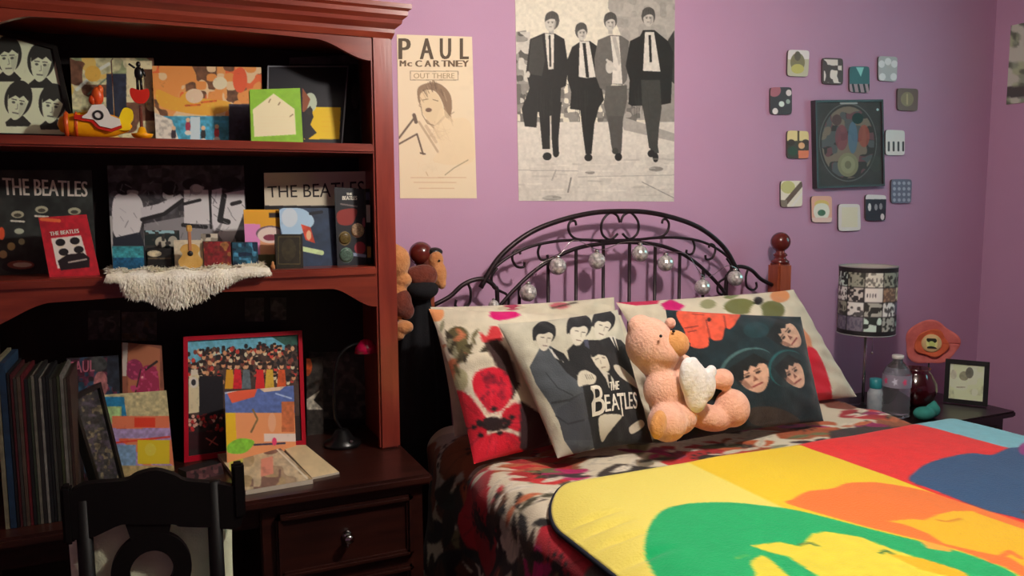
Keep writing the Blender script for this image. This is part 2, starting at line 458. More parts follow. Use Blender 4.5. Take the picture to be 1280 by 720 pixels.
crown().build('crown_moulding', M_CHERRY, hutch)
def valance(ztop, zmid, zend, xr0, xr1, xl0, xl1):
    x0, x1 = HX0 + .06, HX1 - .06
    e = lambda t: (1 - math.cos(PI * t)) / 2
    low = []
    for k in range(13):
        t = k / 12; low.append((x0 + (xl1 - x0) * t, zend + (zmid - zend) * (e(t) * .75 + .25 * t ** 2 )))
    for k in range(1, 12):
        low.append((xl1 + (xr0 - xl1) * k / 12, zmid + .006 * math.sin(PI * k / 12)))
    for k in range(13):
        t = 1 - k / 12; low.append((xr0 + (x1 - xr0) * (k / 12), zend + (zmid - zend) * (e(t) * .75 + .25 * t ** 2)))
    V = []; Fs = []
    for i, (x, z) in enumerate(low):
        V += [(x, HF + .004, z), (x, HF + .004, ztop), (x, HF + .022, ztop), (x, HF + .022, z)]
        if i:
            a = 4 * (i - 1); b = 4 * i
            Fs += [(a + j, a + (j + 1) % 4, b + (j + 1) % 4, b + j) for j in range(4)]
    n = 4 * (len(low) - 1); Fs += [(0, 1, 2, 3), (n, n + 3, n + 2, n + 1)]
    return MB().add(V, Fs)
valance(1.935, 1.915, 1.868, .43, .57, -.39, -.24).build('valance', M_CHERRY, hutch)
for z, nm in ((S1, 'shelf'), (S2, 'shelf')):
    mb = MB(); mb.box(HX0 + .06, HX1 - .035, HF + .012, -.02, z - .024, z)
    mb.box(HX0 + .06, HX1 - .058, HF - .004, HF + .014, z - .026, z + .0, bev=.005)
    mb.build(nm, M_CHERRY, hutch)
valance(S2 - .026, S2 - .058, S2 - .115, .45, .57, -.39, -.24).build('valance', M_CHERRY, hutch)

desk = thing('writing_desk', ((HX0 + HX1) / 2, -.28, 0), 'dark cherry desk with panelled drawers under the tall hutch', 'desk')
MB().box(HX0 - .01, HX1 + .012, -.56, -.003, DT - .028, DT, bev=.008).build('desk_top', M_CHDARK, desk)
MB().box(.205, HX1 - .01, -.535, -.01, .03, DT - .028, bev=.004).build('pedestal', M_CHDARK, desk)
MB().box(.195, HX1, -.545, -.01, 0, .07, bev=.006).build('plinth', M_CHDARK, desk)
MB().box(HX0, HX0 + .03, -.53, -.01, 0, DT - .028, bev=.004).build('side_panel', M_CHDARK, desk)
MB().box(HX0 + .03, .205, -.03, -.012, .25, DT - .028).build('modesty_panel', M_CHDARK, desk)
MB().box(HX0 + .03, .205, -.52, -.50, DT - .085, DT - .028, bev=.003).build('apron', M_CHDARK, desk)
for k, (z0, z1) in enumerate(((.545, .712), (.352, .52), (.10, .328))):
    mb = MB(); x0, x1 = .24, .592; y = -.535
    mb.box(x0 + .016, x1 - .016, y - .004, y + .002, z0 + .016, z1 - .016)
    # raised moulding frame, bevelled bars
    for a in ((x0, x1, z1 - .018, z1), (x0, x1, z0, z0 + .018), (x0, x0 + .018, z0, z1), (x1 - .018, x1, z0, z1)):
        mb.box(a[0], a[1], y - .016, y + .002, a[2], a[3], bev=.006)
    dr = mb.build('drawer', M_CHDARK, desk)
    zc = (z0 + z1) / 2
    mb = MB().lathe([(.014, -.004), (.014, -.008), (.006, -.012), (.005, -.02), (.011, -.026), (.013, -.032), (.009, -.037), (.001, -.039)], (.416, y, zc), 16, axis='y')
    mb.tube([(.416, y - .006, zc - .012), (.416, y - .014, zc - .02), (.416, y - .012, zc - .028)], .0035, 6)
    mb.build('knob', M_CHROME, dr)

# things on top of the hutch
o = MB()
xs = [on(1, -.2, p, 3)[0] for p in (378, 398, 420, 440, 456)]
tb = thing('storage_box', (on(1, -.2, 418, 3)[0], -.15, 2.018), 'flat black box on top of the hutch, just at the upper frame edge', 'box')
MB().box(xs[0], xs[-1], -.24, -.05, 2.018, 2.05, bev=.004).build('body', M_DARKCARD, tb)
MB().box(xs[0] - .003, xs[-1] + .003, -.243, -.047, 2.045, 2.062, bev=.003).build('lid', M_DARKCARD, tb)

# ------------------------------------------------------------------ helper for upright boards on a shelf
def upright(pxl, pxr, pyt, Y, z0, lean=.02, dz=0):
    """corners of an upright board between two photo columns, standing on z0 at depth Y"""
    a = on(1, Y, pxl, pyt); b = on(1, Y, pxr, pyt + dz)
    return [(a[0], Y + lean, a[2]), (b[0], Y + lean, b[2]), (b[0], Y, z0), (a[0], Y, z0)]

def quad(Y, tl, tr, br, bl, yt=None, zmin=None):
    ys = [Y if yt is None else yt] * 2 + [Y] * 2
    P = [on(1, yy, *p) for yy, p in zip(ys, (tl, tr, br, bl))]
    if zmin is not None:
        m = min(P[2][2], P[3][2]); d = zmin - m
        P[2][2] = max(P[2][2] + 0, zmin); P[3][2] = max(P[3][2], zmin)
    return P

GAIN = 1.8
# ---------- top shelf
def four_faces(cs, w, h, bg=(190, 200, 170), hair=(36, 38, 34)):
    def p(c):
        c.mottle(.12, 8, 3)
        for k, (x, y, r) in enumerate(cs):
            c.poly([(x - w * .55, y + h * .62), (x - w * .2, y + h * .42), (x + w * .25, y + h * .42), (x + w * .6, y + h * .66), (x + w * .5, y + h * .75), (x - w * .5, y + h * .75)], hair)
            c.face(x, y, w, h, r, skin=(178, 188, 160), hair=hair, feat=(70, 76, 66))
    return p
fr = thing('framed_picture', on(1, -.17, 40, 178) * (1, 1, 0) + (0, 0, S1), 'dark framed print of four mop-haired heads at left end of top shelf', 'picture')
q = quad(-.17, (-22, 38), (66, 62), (88, 163), (-15, 166), yt=-.13)
for i in (2, 3): q[i][2] = S1 + .012
pic, _ = slab('picture', q, .012, four_faces([(10, 72, -.05), (51, 80, .1), (22, 128, .2), (65, 132, .15)], 28, 40, (196, 206, 176)), M_DARKCARD, fr, base=(186, 196, 166), step=.7)
def frame_bars(q, w, d, m, parent, name='frame', proud=.006):
    n = pnorm(q); c = [np.array(p, float) for p in q]; cen = sum(c) / 4
    out = []
    for i, p in enumerate(c):
        a = c[i - 1] - p; b = c[(i + 1) % 4] - p; a /= np.linalg.norm(a); b /= np.linalg.norm(b)
        out.append(p - (a + b) * w)
    mb = MB()
    V = []
    for dd in (proud, -d):
        V += [p + n * dd for p in c] + [p + n * dd for p in out]
    Fs = []
    for i in range(4):
        j = (i + 1) % 4
        Fs += [(i, j, j + 4, i + 4), (i + 8, i + 12, j + 12, j + 8), (i + 4, j + 4, j + 12, i + 12), (i, i + 8, j + 8, j)]
    mb.add(V, Fs)
    return mb.build(name, m, parent)
frame_bars(q, .012, .014, M_BLKF, fr)

def collage(cols, seed, sc, bg=None):
    def p(c):
        c.patches(cols, sc, seed, .62); c.patches(cols[::-1], sc * .5, seed + 20, .74); c.mottle(.25, sc * .4, seed)
    return p
def painter_col1(c):
    c.patches([(206, 178, 96), (120, 130, 96), (170, 166, 130), (88, 60, 44)], 16, 5, .56)
    c.line([(96, 112), (122, 88), (136, 80)], 4, (196, 204, 190)); c.line([(110, 118), (140, 92)], 2, (90, 110, 90))
    c.rect(133, 92, 158, 150, (30, 36, 50)); c.rect(158, 76, 190, 128, (196, 190, 150))
    c.ell(116, 92, 10, 10, (200, 160, 70)); c.mottle(.25, 5, 4)
c4 = upright(86, 192, 70, -.10, S1, .03)
slab('album_sleeve', c4, .005, painter_col1, M_PAPER, None, 'collage-print record sleeve standing behind the toy submarine', 'record sleeve', 'record sleeves on the top shelf', base=(150, 150, 116))
def painter_col2(c):
    c.patches([(206, 96, 50), (90, 60, 40), (226, 196, 150), (214, 140, 70)], 12, 11, .55)
    c.poly([(196, 112), (222, 122), (228, 118), (240, 112), (250, 122), (285, 127), (288, 136), (262, 144), (226, 140), (200, 132)], (236, 176, 60), smooth=True)
    c.ell(243, 120, 11, 9, (234, 208, 176)); c.line([(232, 132), (250, 131)], 2.5, (170, 80, 30)); c.line([(252, 128), (270, 126)], 2.5, (170, 80, 30))
    c.rect(196, 145, 300, 182, (54, 130, 156)); c.poly([(192, 140), (215, 150), (226, 182), (192, 182)], (176, 172, 160))
    c.rect(238, 146, 250, 176, (190, 210, 216)); c.rect(286, 130, 330, 182, (40, 36, 52)); c.ell(300, 100, 9, 16, (214, 88, 50)); c.ell(275, 104, 9, 8, (214, 204, 170))
    for x, y, k in ((217, 168, (40, 30, 40)), (235, 158, (130, 40, 60)), (254, 168, (30, 30, 30)), (271, 166, (150, 50, 50))):
        c.ell(x, y, 3.2, 7, k); c.ell(x, y - 8, 2.6, 2.8, (214, 180, 140)); c.ell(x, y + 8, 4, 3, (230, 224, 210))
    c.mottle(.25, 4, 9)
c4 = upright(190, 328, 80, -.13, S1, .03, 2)
slab('album_sleeve', c4, .006, painter_col2, M_PAPER, None, 'orange and blue cartoon-print sleeve, middle of top shelf', 'record sleeve', 'record sleeves on the top shelf', base=(216, 150, 84))

# toy submarine
def Ys(px, py, Y=-.24): return on(1, Y, px, py)
a = Ys(72, 160); b = Ys(160, 160); zc = S1 + .036; xc = (a[0] + b[0]) / 2; hl = (b[0] - a[0]) / 2
sub = thing('toy_submarine', (xc, -.24, S1), 'yellow and orange toy submarine with white cabin on top shelf', 'toy submarine')
zc = S1 + .033
prof = [(.003, -hl), (.018, -hl + .006), (.026, -hl + .025), (.031, -hl + .05), (.032, hl - .06), (.026, hl - .03), (.014, hl), (.002, hl + .01)]
mb = MB().lathe(prof, (0, 0, 0), 24, axis='x'); mb.v = [(x + xc, y * .75 - .24, z + zc) for x, y, z in mb.v]
mb.build('hull', M_YEL, sub)
mb = MB()
for dx in (-hl + .020, -hl + .042): mb.lathe([(.027, -.005), (.033, 0), (.027, .005)], (xc + dx, 0, 0), 20, axis='x', caps=False)
mb.v = [(x + xc * 0, y * .78 - .24, z + zc) for x, y, z in mb.v]; mb.build('bow_band', M_ORP, sub)
cabp = [(104, 147), (110, 143), (116, 133), (130, 132), (135, 138), (139, 146), (150, 150), (152, 158), (140, 162), (126, 159), (118, 151), (104, 149)]
def subp(pts, h): return [(Ys(a_, b_)[0], Ys(a_, b_)[2]) for a_, b_ in pts]
lowp = [(94, 145), (104, 145), (118, 149), (126, 157), (140, 160), (152, 156), (153, 161), (140, 166), (123, 162), (115, 154), (94, 150)]
MB().prism(subp(lowp, 0), lambda x, z: (x, -.2690, z), lambda x, z: (x, -.211, z)).build('red_stripe', M_REDP, sub)
cb = MB().prism(subp(cabp, 0), lambda x, z: (x, -.2715, z), lambda x, z: (x, -.2085, z)).build('cabin', M_WHP, sub)
pt = Ys(123, 144, -.27)
MB().lathe([(.012, 0), (.012, -.003), (.0075, -.003), (.0075, 0)], (pt[0], -.271, pt[2]), 16, axis='y', caps=False).build('porthole', M_DARKCARD, cb)
mb = MB(); pt = Ys(122, 120)
mb.ball((pt[0], -.24, pt[2]), (.014, .012, .024), sub=2); mb.ball((pt[0] - .012, -.24, pt[2] - .01), (.009, .009, .012), sub=2); mb.ball((pt[0] + .006, -.24, pt[2] + .014), (.008, .01, .014), sub=2)
mb.build('deck_ornament', M_ORP, sub)
p0 = Ys(143, 145); p1 = Ys(143, 76)
MB().tube([(p0[0], -.24, zc + .02), (p0[0], -.24, p1[2]), (p0[0] + .004, -.244, p1[2] + .004)], .0014, 6).build('periscope', M_CHROME, sub)
pt = Ys(156, 152)
mb = MB().prism(spline([(-.02, -.02), (-.012, .008), (0, .032), (.018, .028), (.02, .008), (.012, -.006), (.01, -.022)], 4, True), lambda x, z: (pt[0] + x, -.256, pt[2] + z), lambda x, z: (pt[0] + x, -.228, pt[2] + z))
mb.build('tail_fin', M_YEL2, sub)
# small yellow toy dish beside it with figure stand
pt = Ys(177, 172, -.25)
mb = MB().lathe([(.008, 0), (.022, .006), (.026, .014), (.012, .016), (.007, .03), (.001, .032)], (pt[0] + .002, -.25, S1), 20)
mb.build('toy_boat', M_YEL, None, 'tiny round yellow toy just right of the submarine tail', 'toy')
pt = Ys(175, 122, -.21)
st = thing('toy_figurine', (pt[0], -.205, S1), 'small dark figurine on a red stand with raised arm, behind submarine tail', 'figurine')
zz = lambda py: Ys(175, py, -.205)[2]
MB().lathe([(.018, 0), (.016, .006), (.004, .01), (.004, zz(148) - S1), (.004, zz(132) - S1)], (pt[0], -.205, S1), 16).build('stand', M_PLUSHB, st)
mb = MB().prism(spline([(-.022, .0), (-.02, .018), (0, .014), (.02, .018), (.022, 0), (.01, -.018), (-.01, -.018)], 4, True), lambda x, z: (pt[0] + x, -.214, zz(120) + z), lambda x, z: (pt[0] + x, -.202, zz(120) + z))
mb.build('heart_base', M_REDP, st)
mb = MB(); zt = zz(82); zb = zz(113)
mb.tube([(pt[0] - .004, -.21, zb), (pt[0] - .004, -.21, zb + .03)], .0035, 6).tube([(pt[0] + .005, -.21, zb), (pt[0] + .004, -.21, zb + .03)], .0035, 6)
mb.ball((pt[0], -.21, zb + .042), (.011, .007, .018), sub=2); mb.ball((pt[0], -.21, zt + .002), (.006, .006, .0075), sub=2)
mb.tube([(pt[0] - .008, -.21, zb + .055), (pt[0] - .022, -.21, zt + .002)], .003, 6).tube([(pt[0] + .008, -.21, zb + .055), (pt[0] + .015, -.21, zb + .035)], .003, 6)
mb.build('figure', M_BLACK, st)

# green book with a paper house
def paint_green(c):
    c.poly([(316, 137), (342, 117), (368, 136), (370, 168), (318, 171)], (206, 196, 160))
    c.line([(336, 128), (338, 124)], 1.4, (110, 90, 60)); c.line([(350, 128), (348, 131)], 1.6, (110, 90, 60)); c.line([(362, 146), (366, 143)], 1.4, (110, 90, 60))
    for y in range(146, 168, 4): c.line([(322, y), (362, y)], .6, (186, 174, 140))
    c.mottle(.06, 6, 2)
c4 = quad(-.25, (312, 112), (375, 110), (379, 178), (314, 178), yt=-.235)
for i in (2, 3): c4[i][2] = S1
gb = thing('hardcover_book', (c4[2] + c4[3]) / 2, 'green book with a pale paper house on its cover, top shelf', 'book')
slab('front_cover', c4, .003, paint_green, M_GREENB, gb, base=(104, 146, 34))
n = pnorm(c4); ins = bil(c4, np.array([.01, .985, .985, .01]), np.array([.015, .015, .99, .99]))
mb = MB(); mb.add([p - n * .0031 for p in ins] + [p - n * .02 for p in ins], [(0, 1, 2, 3), (4, 7, 6, 5), (0, 4, 5, 1), (1, 5, 6, 2), (2, 6, 7, 3), (3, 7, 4, 0)])
mb.build('page_block', M_PAPER, gb)
mb = MB(); mb.add([np.array(p) - n * .0201 for p in c4] + [np.array(p) - n * .023 for p in c4], [(0, 1, 2, 3), (4, 7, 6, 5), (0, 4, 5, 1), (1, 5, 6, 2), (2, 6, 7, 3), (3, 7, 4, 0)])
mb.build('back_cover', M_GREENB, gb)

# black framed piece with yellow picture corner
def paint_yel(c):
    c.rect(300, 60, 450, 134, (20, 20, 26)); c.poly([(384, 134), (426, 134), (424, 174), (380, 174)], (222, 186, 22))
    c.ell(388, 128, 8, 12, (150, 160, 140)); c.poly([(378, 110), (388, 124), (382, 140), (378, 140)], (110, 60, 36))
    c.poly([(380, 140), (388, 132), (392, 146), (388, 156), (396, 166), (384, 175), (378, 172)], (22, 20, 24)); c.ell(387, 139, 4, 5, (30, 26, 26))
    for y in (146, 152, 158, 164): c.line([(402, y), (420, y)], .7, (190, 150, 14))
fr = thing('framed_picture', on(1, -.15, 385, 178) * (1, 1, 0) + (0, 0, S1), 'thin silver edged dark picture with a yellow panel behind the green book', 'picture')
c4 = quad(-.15, (336, 84), (434, 84), (426, 173), (334, 176), yt=-.12)
for i in (2, 3): c4[i][2] = S1 + .005
slab('picture', c4, .006, paint_yel, M_DARKCARD, fr, base=(18, 20, 26), pm=M_GLOSSP)
frame_bars(c4, .0035, .007, mat('thin_metal', (130, 134, 140), .4, metal=.7, col2=(120, 124, 130)), fr, proud=.003)
def paint_dk(c):
    c.rect(362, 66, 455, 80, (64, 60, 60)); c.mottle(.3, 10, 8); c.ell(444, 120, 5, 16, (52, 50, 52)); c.line([(448, 74), (452, 175)], 2, (60, 60, 62))
c4 = quad(-.07, (362, 72), (452, 68), (452, 176), (362, 176), yt=-.05)
for i in (2, 3): c4[i][2] = S1
slab('album_sleeve', c4, .006, paint_dk, M_DARKCARD, None, 'black record sleeve leaning in the right corner of top shelf', 'record sleeve', 'record sleeves on the top shelf', base=(26, 27, 30), pm=M_GLOSSP)

# ---------- middle shelf
def paint_blackbook(c):
    c.mottle(.4, 12, 3)
    for x, y, r in ((22, 268, 8), (52, 262, 8), (93, 264, 8)): c.ell(x, y, r, 4.5, (150, 150, 126)); c.ell(x, y + 1, r * .6, 2.4, (60, 60, 50)); c.line([(x - 8, y + 8), (x + 8, y + 9)], 2.2, (206, 206, 190))
    c.ell(2, 292, 4, 8, (180, 70, 40)); c.ell(24, 289, 6, 3.5, (150, 160, 140)); c.ell(14, 308, 5, 5, (160, 150, 100)); c.ell(27, 302, 4, 4, (130, 130, 100)); c.ell(4, 318, 5, 5, (150, 130, 90))
    c.ell(24, 333, 22, 8, (20, 20, 22)); c.ell(26, 331, 17, 5.5, (110, 60, 48)); c.ell(28, 331, 12, 3, (170, 160, 140)); c.line([(14, 346), (32, 346)], 1.5, (120, 120, 110)); c.line([(48, 346), (54, 346)], 1.5, (170, 160, 150))
c4 = upright(-12, 113, 212, -.12, S2, .03)
o, sf = slab('picture_book', c4, .012, paint_blackbook, M_DARKCARD, None, 'large black book with white capital lettering at left of middle shelf', 'book', base=(34, 38, 36))
lettering(o, [('THE BEATLES', [(3, 222), (109, 227), (109, 246), (5, 244)])], sf, M_INKW, bold=.5)
def paint_redbook(c):
    c.poly([(64, 298), (101, 294), (110, 325), (72, 336)], (206, 200, 190))
    for x, y in ((76, 303), (94, 301), (80, 315), (99, 312)):
        c.ell(x, y + 2, 4.6, 5.5, (190, 180, 160)); c.ell(x - .5, y, 6.2, 4.6, (22, 18, 20))
    c.poly([(72, 326), (84, 318), (104, 316), (112, 322), (112, 334), (76, 338)], (24, 14, 18)); c.line([(86, 328), (108, 324)], 2, (150, 140, 130))
    c.line([(52, 274), (74, 276)], 4, (226, 110, 60)); c.mottle(.15, 6, 1)
c4 = quad(-.235, (48, 272), (108, 268), (125, 341), (62, 347), yt=-.205)
for i in (2, 3): c4[i][2] = S2
rb = thing('hardcover_book', (c4[2] + c4[3]) / 2, 'red book with four small dark-haired heads on the cover, middle shelf', 'book')
o, sf = slab('front_cover', c4, .004, paint_redbook, M_REDFR, rb, base=(150, 22, 34))
lettering(o, [('THE BEATLES', [(62, 290), (98, 286), (99, 291), (63, 295)])], sf, M_INKW, bold=.3)
n = pnorm(c4); ins = bil(c4, np.array([.02, .98, .98, .02]), np.array([.02, .02, .99, .99]))
mb = MB(); mb.add([p - n * .0041 for p in ins] + [p - n * .018 for p in ins], [(0, 1, 2, 3), (4, 7, 6, 5), (0, 4, 5, 1), (1, 5, 6, 2), (2, 6, 7, 3), (3, 7, 4, 0)])
mb.build('page_block', M_PAPER, rb)

def paint_bw(c):
    Z = lambda x, y: (x / 4, 180 + y / 4)
    rb_ = random.Random(4)
    W = (206, 204, 204); K = (28, 27, 29)
    c.patches([(60, 58, 60), (44, 42, 46)], 9, 3, .5); c.mottle(.3, 6, 2)
    c.poly([Z(720, 400), Z(1100, 330), Z(1180, 480), Z(1180, 620), Z(720, 620)], (120, 118, 120))
    c.poly([Z(570, 270), Z(620, 245), Z(680, 250), Z(715, 310), Z(700, 430), Z(660, 470), Z(580, 465), Z(560, 380)], W, smooth=True)
    c.ell(*Z(620, 220), 10, 9, K); c.poly([Z(700, 320), Z(790, 300), Z(900, 250), Z(920, 270), Z(820, 340), Z(710, 370)], (176, 174, 176)); c.line([Z(710, 378), Z(820, 350), Z(915, 280)], 5, K)
    c.poly([Z(565, 470), Z(700, 440), Z(760, 620), Z(570, 620)], (30, 34, 44)); c.rect(135, 270, 141, 330, (150, 148, 146))
    c.ell(*Z(840, 255), 7, 6, (170, 168, 168), a=.9); c.ell(*Z(850, 220), 10, 9, K)
    c.poly([Z(920, 230), Z(1040, 230), Z(1050, 400), Z(920, 400)], W); c.line([Z(920, 300), Z(1000, 280)], 4, K); c.line([Z(915, 405), Z(1030, 415)], 5, K); c.ell(*Z(960, 200), 12, 7, K); c.ell(*Z(980, 228), 8, 7, (150, 148, 150))
    c.poly([Z(1060, 230), Z(1110, 220), Z(1100, 400), Z(1070, 440), Z(1050, 340)], (184, 182, 184)); c.line([Z(1050, 250), Z(1055, 420)], 3, K)
    c.poly([Z(1100, 250), Z(1220, 230), Z(1225, 330), Z(1170, 470), Z(1140, 520), Z(1090, 450), Z(1120, 380)], W); c.line([Z(1120, 260), Z(1100, 380), Z(1140, 390)], 7, K); c.ell(*Z(1150, 195), 14, 8, K); c.line([Z(1160, 300), Z(1200, 290)], 5, K)
    for k in range(70):
        x_, y_ = rb_.uniform(136, 304), rb_.uniform(226, 300); c.line([(x_, y_), (x_ + rb_.uniform(-5, 8), y_ + rb_.uniform(2, 9))], rb_.uniform(.5, 1.6), rb_.choice([(60, 58, 62), (150, 148, 150), (120, 118, 122), (40, 38, 42)]), .5)
    c.poly([Z(640, 230), Z(690, 236), Z(680, 262), Z(640, 256)], (176, 172, 170), .7, smooth=True); c.poly([Z(970, 205), Z(1020, 215), Z(1000, 240), Z(965, 235)], (190, 186, 184), .7, smooth=True)
c4 = upright(133, 306, 206, -.08, S2, .03)
slab('photo_poster', c4, .004, paint_bw, M_PAPER, None, 'black and white photo print of people in white shirts, middle shelf', 'poster', base=(66, 64, 68))

def paint_tag(c):
    c.poly([(330, 232), (352, 228), (407, 222), (412, 226), (412, 248), (404, 257), (330, 256)], (214, 206, 182)); c.mottle(.05, 8, 5)
c4 = quad(-.10, (330, 216), (459, 214), (459, 258), (330, 257)); c4 = [np.array(p) for p in c4]
c4b = [p.copy() for p in c4]
c4b[2][2] = c4b[3][2] = S2
o, sf = slab('album_sleeve', c4b, .006, lambda c: (c.rect(300, 257, 480, 340, (26, 25, 27)), c.mottle(.06, 8, 5)), M_PAPER, None, 'cream sleeve with thin capital lettering on the right of middle shelf', 'record sleeve', 'sleeves on the middle shelf', base=(206, 196, 172))
lettering(o, [('THE BEATLES', [(334, 233), (455, 226), (455, 246), (335, 247)])], sf, M_INKD)

def paint_sunset(c):
    c.rect(300, 255, 360, 285, (244, 176, 40)); c.poly([(300, 280), (325, 280), (330, 335), (300, 335)], (196, 120, 170)); c.rect(325, 290, 360, 335, (226, 160, 120))
    c.ell(338, 292, 18, 10, (90, 70, 80)); c.ell(338, 294, 16, 10, (220, 200, 190)); c.ell(338, 297, 9, 4, (110, 40, 60)); c.rect(322, 318, 352, 335, (70, 70, 40)); c.rect(336, 266, 350, 272, (30, 20, 20)); c.mottle(.1, 5, 3)
c4 = upright(305, 352, 262, -.19, S2, .015)
slab('toy_card', c4, .004, paint_sunset, M_PAPER, None, 'orange and pink sunset card with a pale arch, middle shelf', 'card', base=(240, 170, 60))
def paint_blue(c):
    c.poly([(350, 262), (380, 262), (392, 280), (360, 300), (352, 290)], (150, 180, 204), smooth=True); c.ell(362, 272, 10, 12, (190, 204, 216)); c.poly([(376, 280), (388, 284), (394, 304), (382, 300)], (170, 60, 40)); c.ell(386, 294, 3, 6, (226, 180, 140)); c.line([(378, 311), (402, 316)], 6, (170, 190, 140)); c.line([(388, 267), (402, 265)], 4, (16, 20, 30)); c.mottle(.2, 8, 3)
c4 = upright(350, 421, 260, -.205, S2, .015)
slab('toy_card', c4, .004, paint_blue, M_DARKCARD, None, 'dark blue card with a light cloud and small red figure, middle shelf', 'card', base=(32, 46, 66))
def paint_pins(c):
    c.poly([(421, 268), (428, 262), (446, 262), (440, 280), (424, 280)], (110, 34, 30), smooth=True); c.ell(447, 288, 8, 9, (196, 160, 130)); c.ell(447, 288, 5, 6, (170, 100, 80)); c.ell(431, 298, 7.5, 9, (96, 80, 46)); c.ell(431, 298, 4, 5, (150, 130, 90)); c.ell(450, 310, 7, 8, (120, 34, 44)); c.ell(433, 319, 8.5, 9.5, (90, 116, 100)); c.ell(433, 319, 6.8, 7.6, (26, 34, 40)); c.line([(442, 318), (456, 320)], 4, (110, 120, 140)); c.line([(426, 255), (446, 258)], 2, (90, 80, 80)); c.ell(455, 278, 2, 6, (120, 60, 70))
c4 = upright(419, 456, 234, -.225, S2, .012, 2)
o, sf = slab('badge_card', c4, .003, paint_pins, M_DARKCARD, None, 'black card holding round badges at right end of middle shelf', 'badge card', base=(20, 22, 28))
lettering(o, [('THE', (433, 241, 440, 244)), ('BEATLES', (428, 245, 446, 250))], sf, M_INKW, bold=.25)
for (x, y, r, cc, lb) in ((447, 288, 8.2, (196, 164, 130), 'cream'), (433, 319, 8.5, (96, 124, 108), 'green-rimmed'), (431, 298, 7, (110, 92, 50), 'olive')):
    pt = sf.hit(x, y, .0015); s = depth_of(pt) / F
    MB().lathe([(r * s, .001), (r * s, -.0015), (r * s * .75, -.003), (.0005, -.003)], pt, 20, axis='y').build('badge', mat('badge_' + lb, cc, .3, col2=[v * .7 for v in cc], scale=220), o, label=lb + ' round badge')
c4 = upright(457, 462, 236, -.20, S2, 0)
slab('box_spine', c4, .07, lambda c: (c.rect(456, 256, 464, 278, (220, 216, 210)), c.rect(456, 308, 464, 322, (200, 150, 80)), c.rect(456, 240, 464, 250, (70, 72, 96))), M_DARKCARD, None, 'narrow dark box spine with white and gold marks by the hutch side', 'box', base=(22, 22, 30))

def smallbox(name, pxl, pxr, pyt, Y, base, painter, label, cat, depth=.03, group='trinkets on the cream fur', z0=S2 + .012, cols=None):
    c4 = upright(pxl, pxr, pyt, Y, z0, 0)
    return slab(name, c4, depth, painter, mat(name + '_side', [v * .7 for v in base], .6), None, label, cat, group, base=base, step=.6)
GAIN = 1.15
smallbox('trinket_tin', 140, 179, 308, -.235, (56, 140, 150), lambda c: (c.rect(138, 322, 182, 336, (24, 84, 120)), c.mottle(.35, 3, 3)), 'teal and blue tin at the left end of the cream fur', 'tin')
smallbox('trinket_box', 184, 214, 311, -.225, (24, 22, 22), lambda c: (c.ell(193, 317, 9, 4, (190, 180, 150)), c.rect(184, 322, 214, 324, (90, 80, 60)), c.mottle(.3, 3, 4)), 'small black box with a pale top patch beside the teal tin', 'box')
def paint_hall(c):
    c.rect(182, 288, 218, 292, (150, 190, 196)); c.ell(201, 303, 7, 7, (190, 186, 166)); c.ell(216, 302, 6, 7, (170, 166, 150)); c.patches([(60, 58, 56)], 4, 7, .6)
smallbox('postcard', 180, 224, 288, -.185, (34, 46, 46), paint_hall, 'dark postcard with a pale blue top strip behind the small black box', 'postcard', .003)
smallbox('trinket_card', 217, 253, 300, -.215, (208, 196, 170), lambda c: c.mottle(.1, 4, 4), 'cream card standing behind the miniature golden guitar', 'card', .004)
smallbox('trinket_box', 254, 288, 302, -.225, (120, 30, 36), lambda c: (c.patches([(150, 100, 56), (110, 40, 36)], 6, 3, .62), c.mottle(.3, 3, 4)), 'small red and gold box on the cream fur', 'box')
smallbox('photo_card', 251, 272, 292, -.18, (150, 140, 124), lambda c: c.patches([(40, 36, 34), (210, 200, 180)], 5, 3, .5), 'little grey photo card peeking above the red and gold box', 'card', .003)
smallbox('trinket_box', 290, 322, 303, -.23, (26, 70, 90), lambda c: (c.patches([(60, 120, 150), (16, 36, 60)], 6, 9, .6), c.mottle(.3, 3, 4)), 'small dark blue box at the right end of the cream fur', 'box')
smallbox('card_box', 344, 378, 293, -.25, (40, 36, 26), lambda c: (c.line([(348, 296), (375, 296), (375, 330), (348, 330), (348, 296)], 1.2, (84, 74, 46)), c.ell(361, 312, 9, 14, (56, 50, 34)), c.mottle(.2, 4, 4)), 'dark olive playing card box with thin gilt border, middle shelf', 'box', .02, None, S2)
# miniature guitar
pt = on(1, -.262, 238, 322); s = depth_of(pt) / F
gt = thing('miniature_guitar', (pt[0], -.262, S2 + .012), 'tiny golden toy guitar standing upright on the cream fur', 'toy guitar')
zb = S2 + .012
bod = spline([(0, 0), (.022, .002), (.03, .018), (.022, .03), (.019, .038), (.024, .048), (.016, .06), (0, .063), (-.016, .06), (-.024, .048), (-.019, .038), (-.022, .03), (-.03, .018), (-.022, .002)], 4, True)
MB().prism(bod, lambda x, z: (pt[0] + x, -.268, zb + z), lambda x, z: (pt[0] + x, -.256, zb + z)).build('body', M_GOLD, gt)
MB().box(pt[0] - .004, pt[0] + .004, -.270, -.264, zb + .045, zb + .095, bev=.001).build('neck', mat('guitar_neck', (196, 130, 90), .4), gt)
MB().box(pt[0] - .007, pt[0] + .007, -.270, -.264, zb + .095, zb + .112, bev=.002).build('headstock', M_GOLD, gt)
MB().lathe([(.007, 0), (.007, -.0008), (.0001, -.0008)], (pt[0], -.268, zb + .038), 14, axis='y').build('sound_hole', M_DARKCARD, gt)
# tiny figure near dark box
pt = on(1, -.26, 341, 331)
MB().lathe([(.006, 0), (.006, .01), (.003, .014), (.004, .018), (.001, .022)], (pt[0], -.26, S2), 10).build('figurine', M_PLUSHT, None, 'thumb-sized tan figurine left of the dark card box', 'figurine')

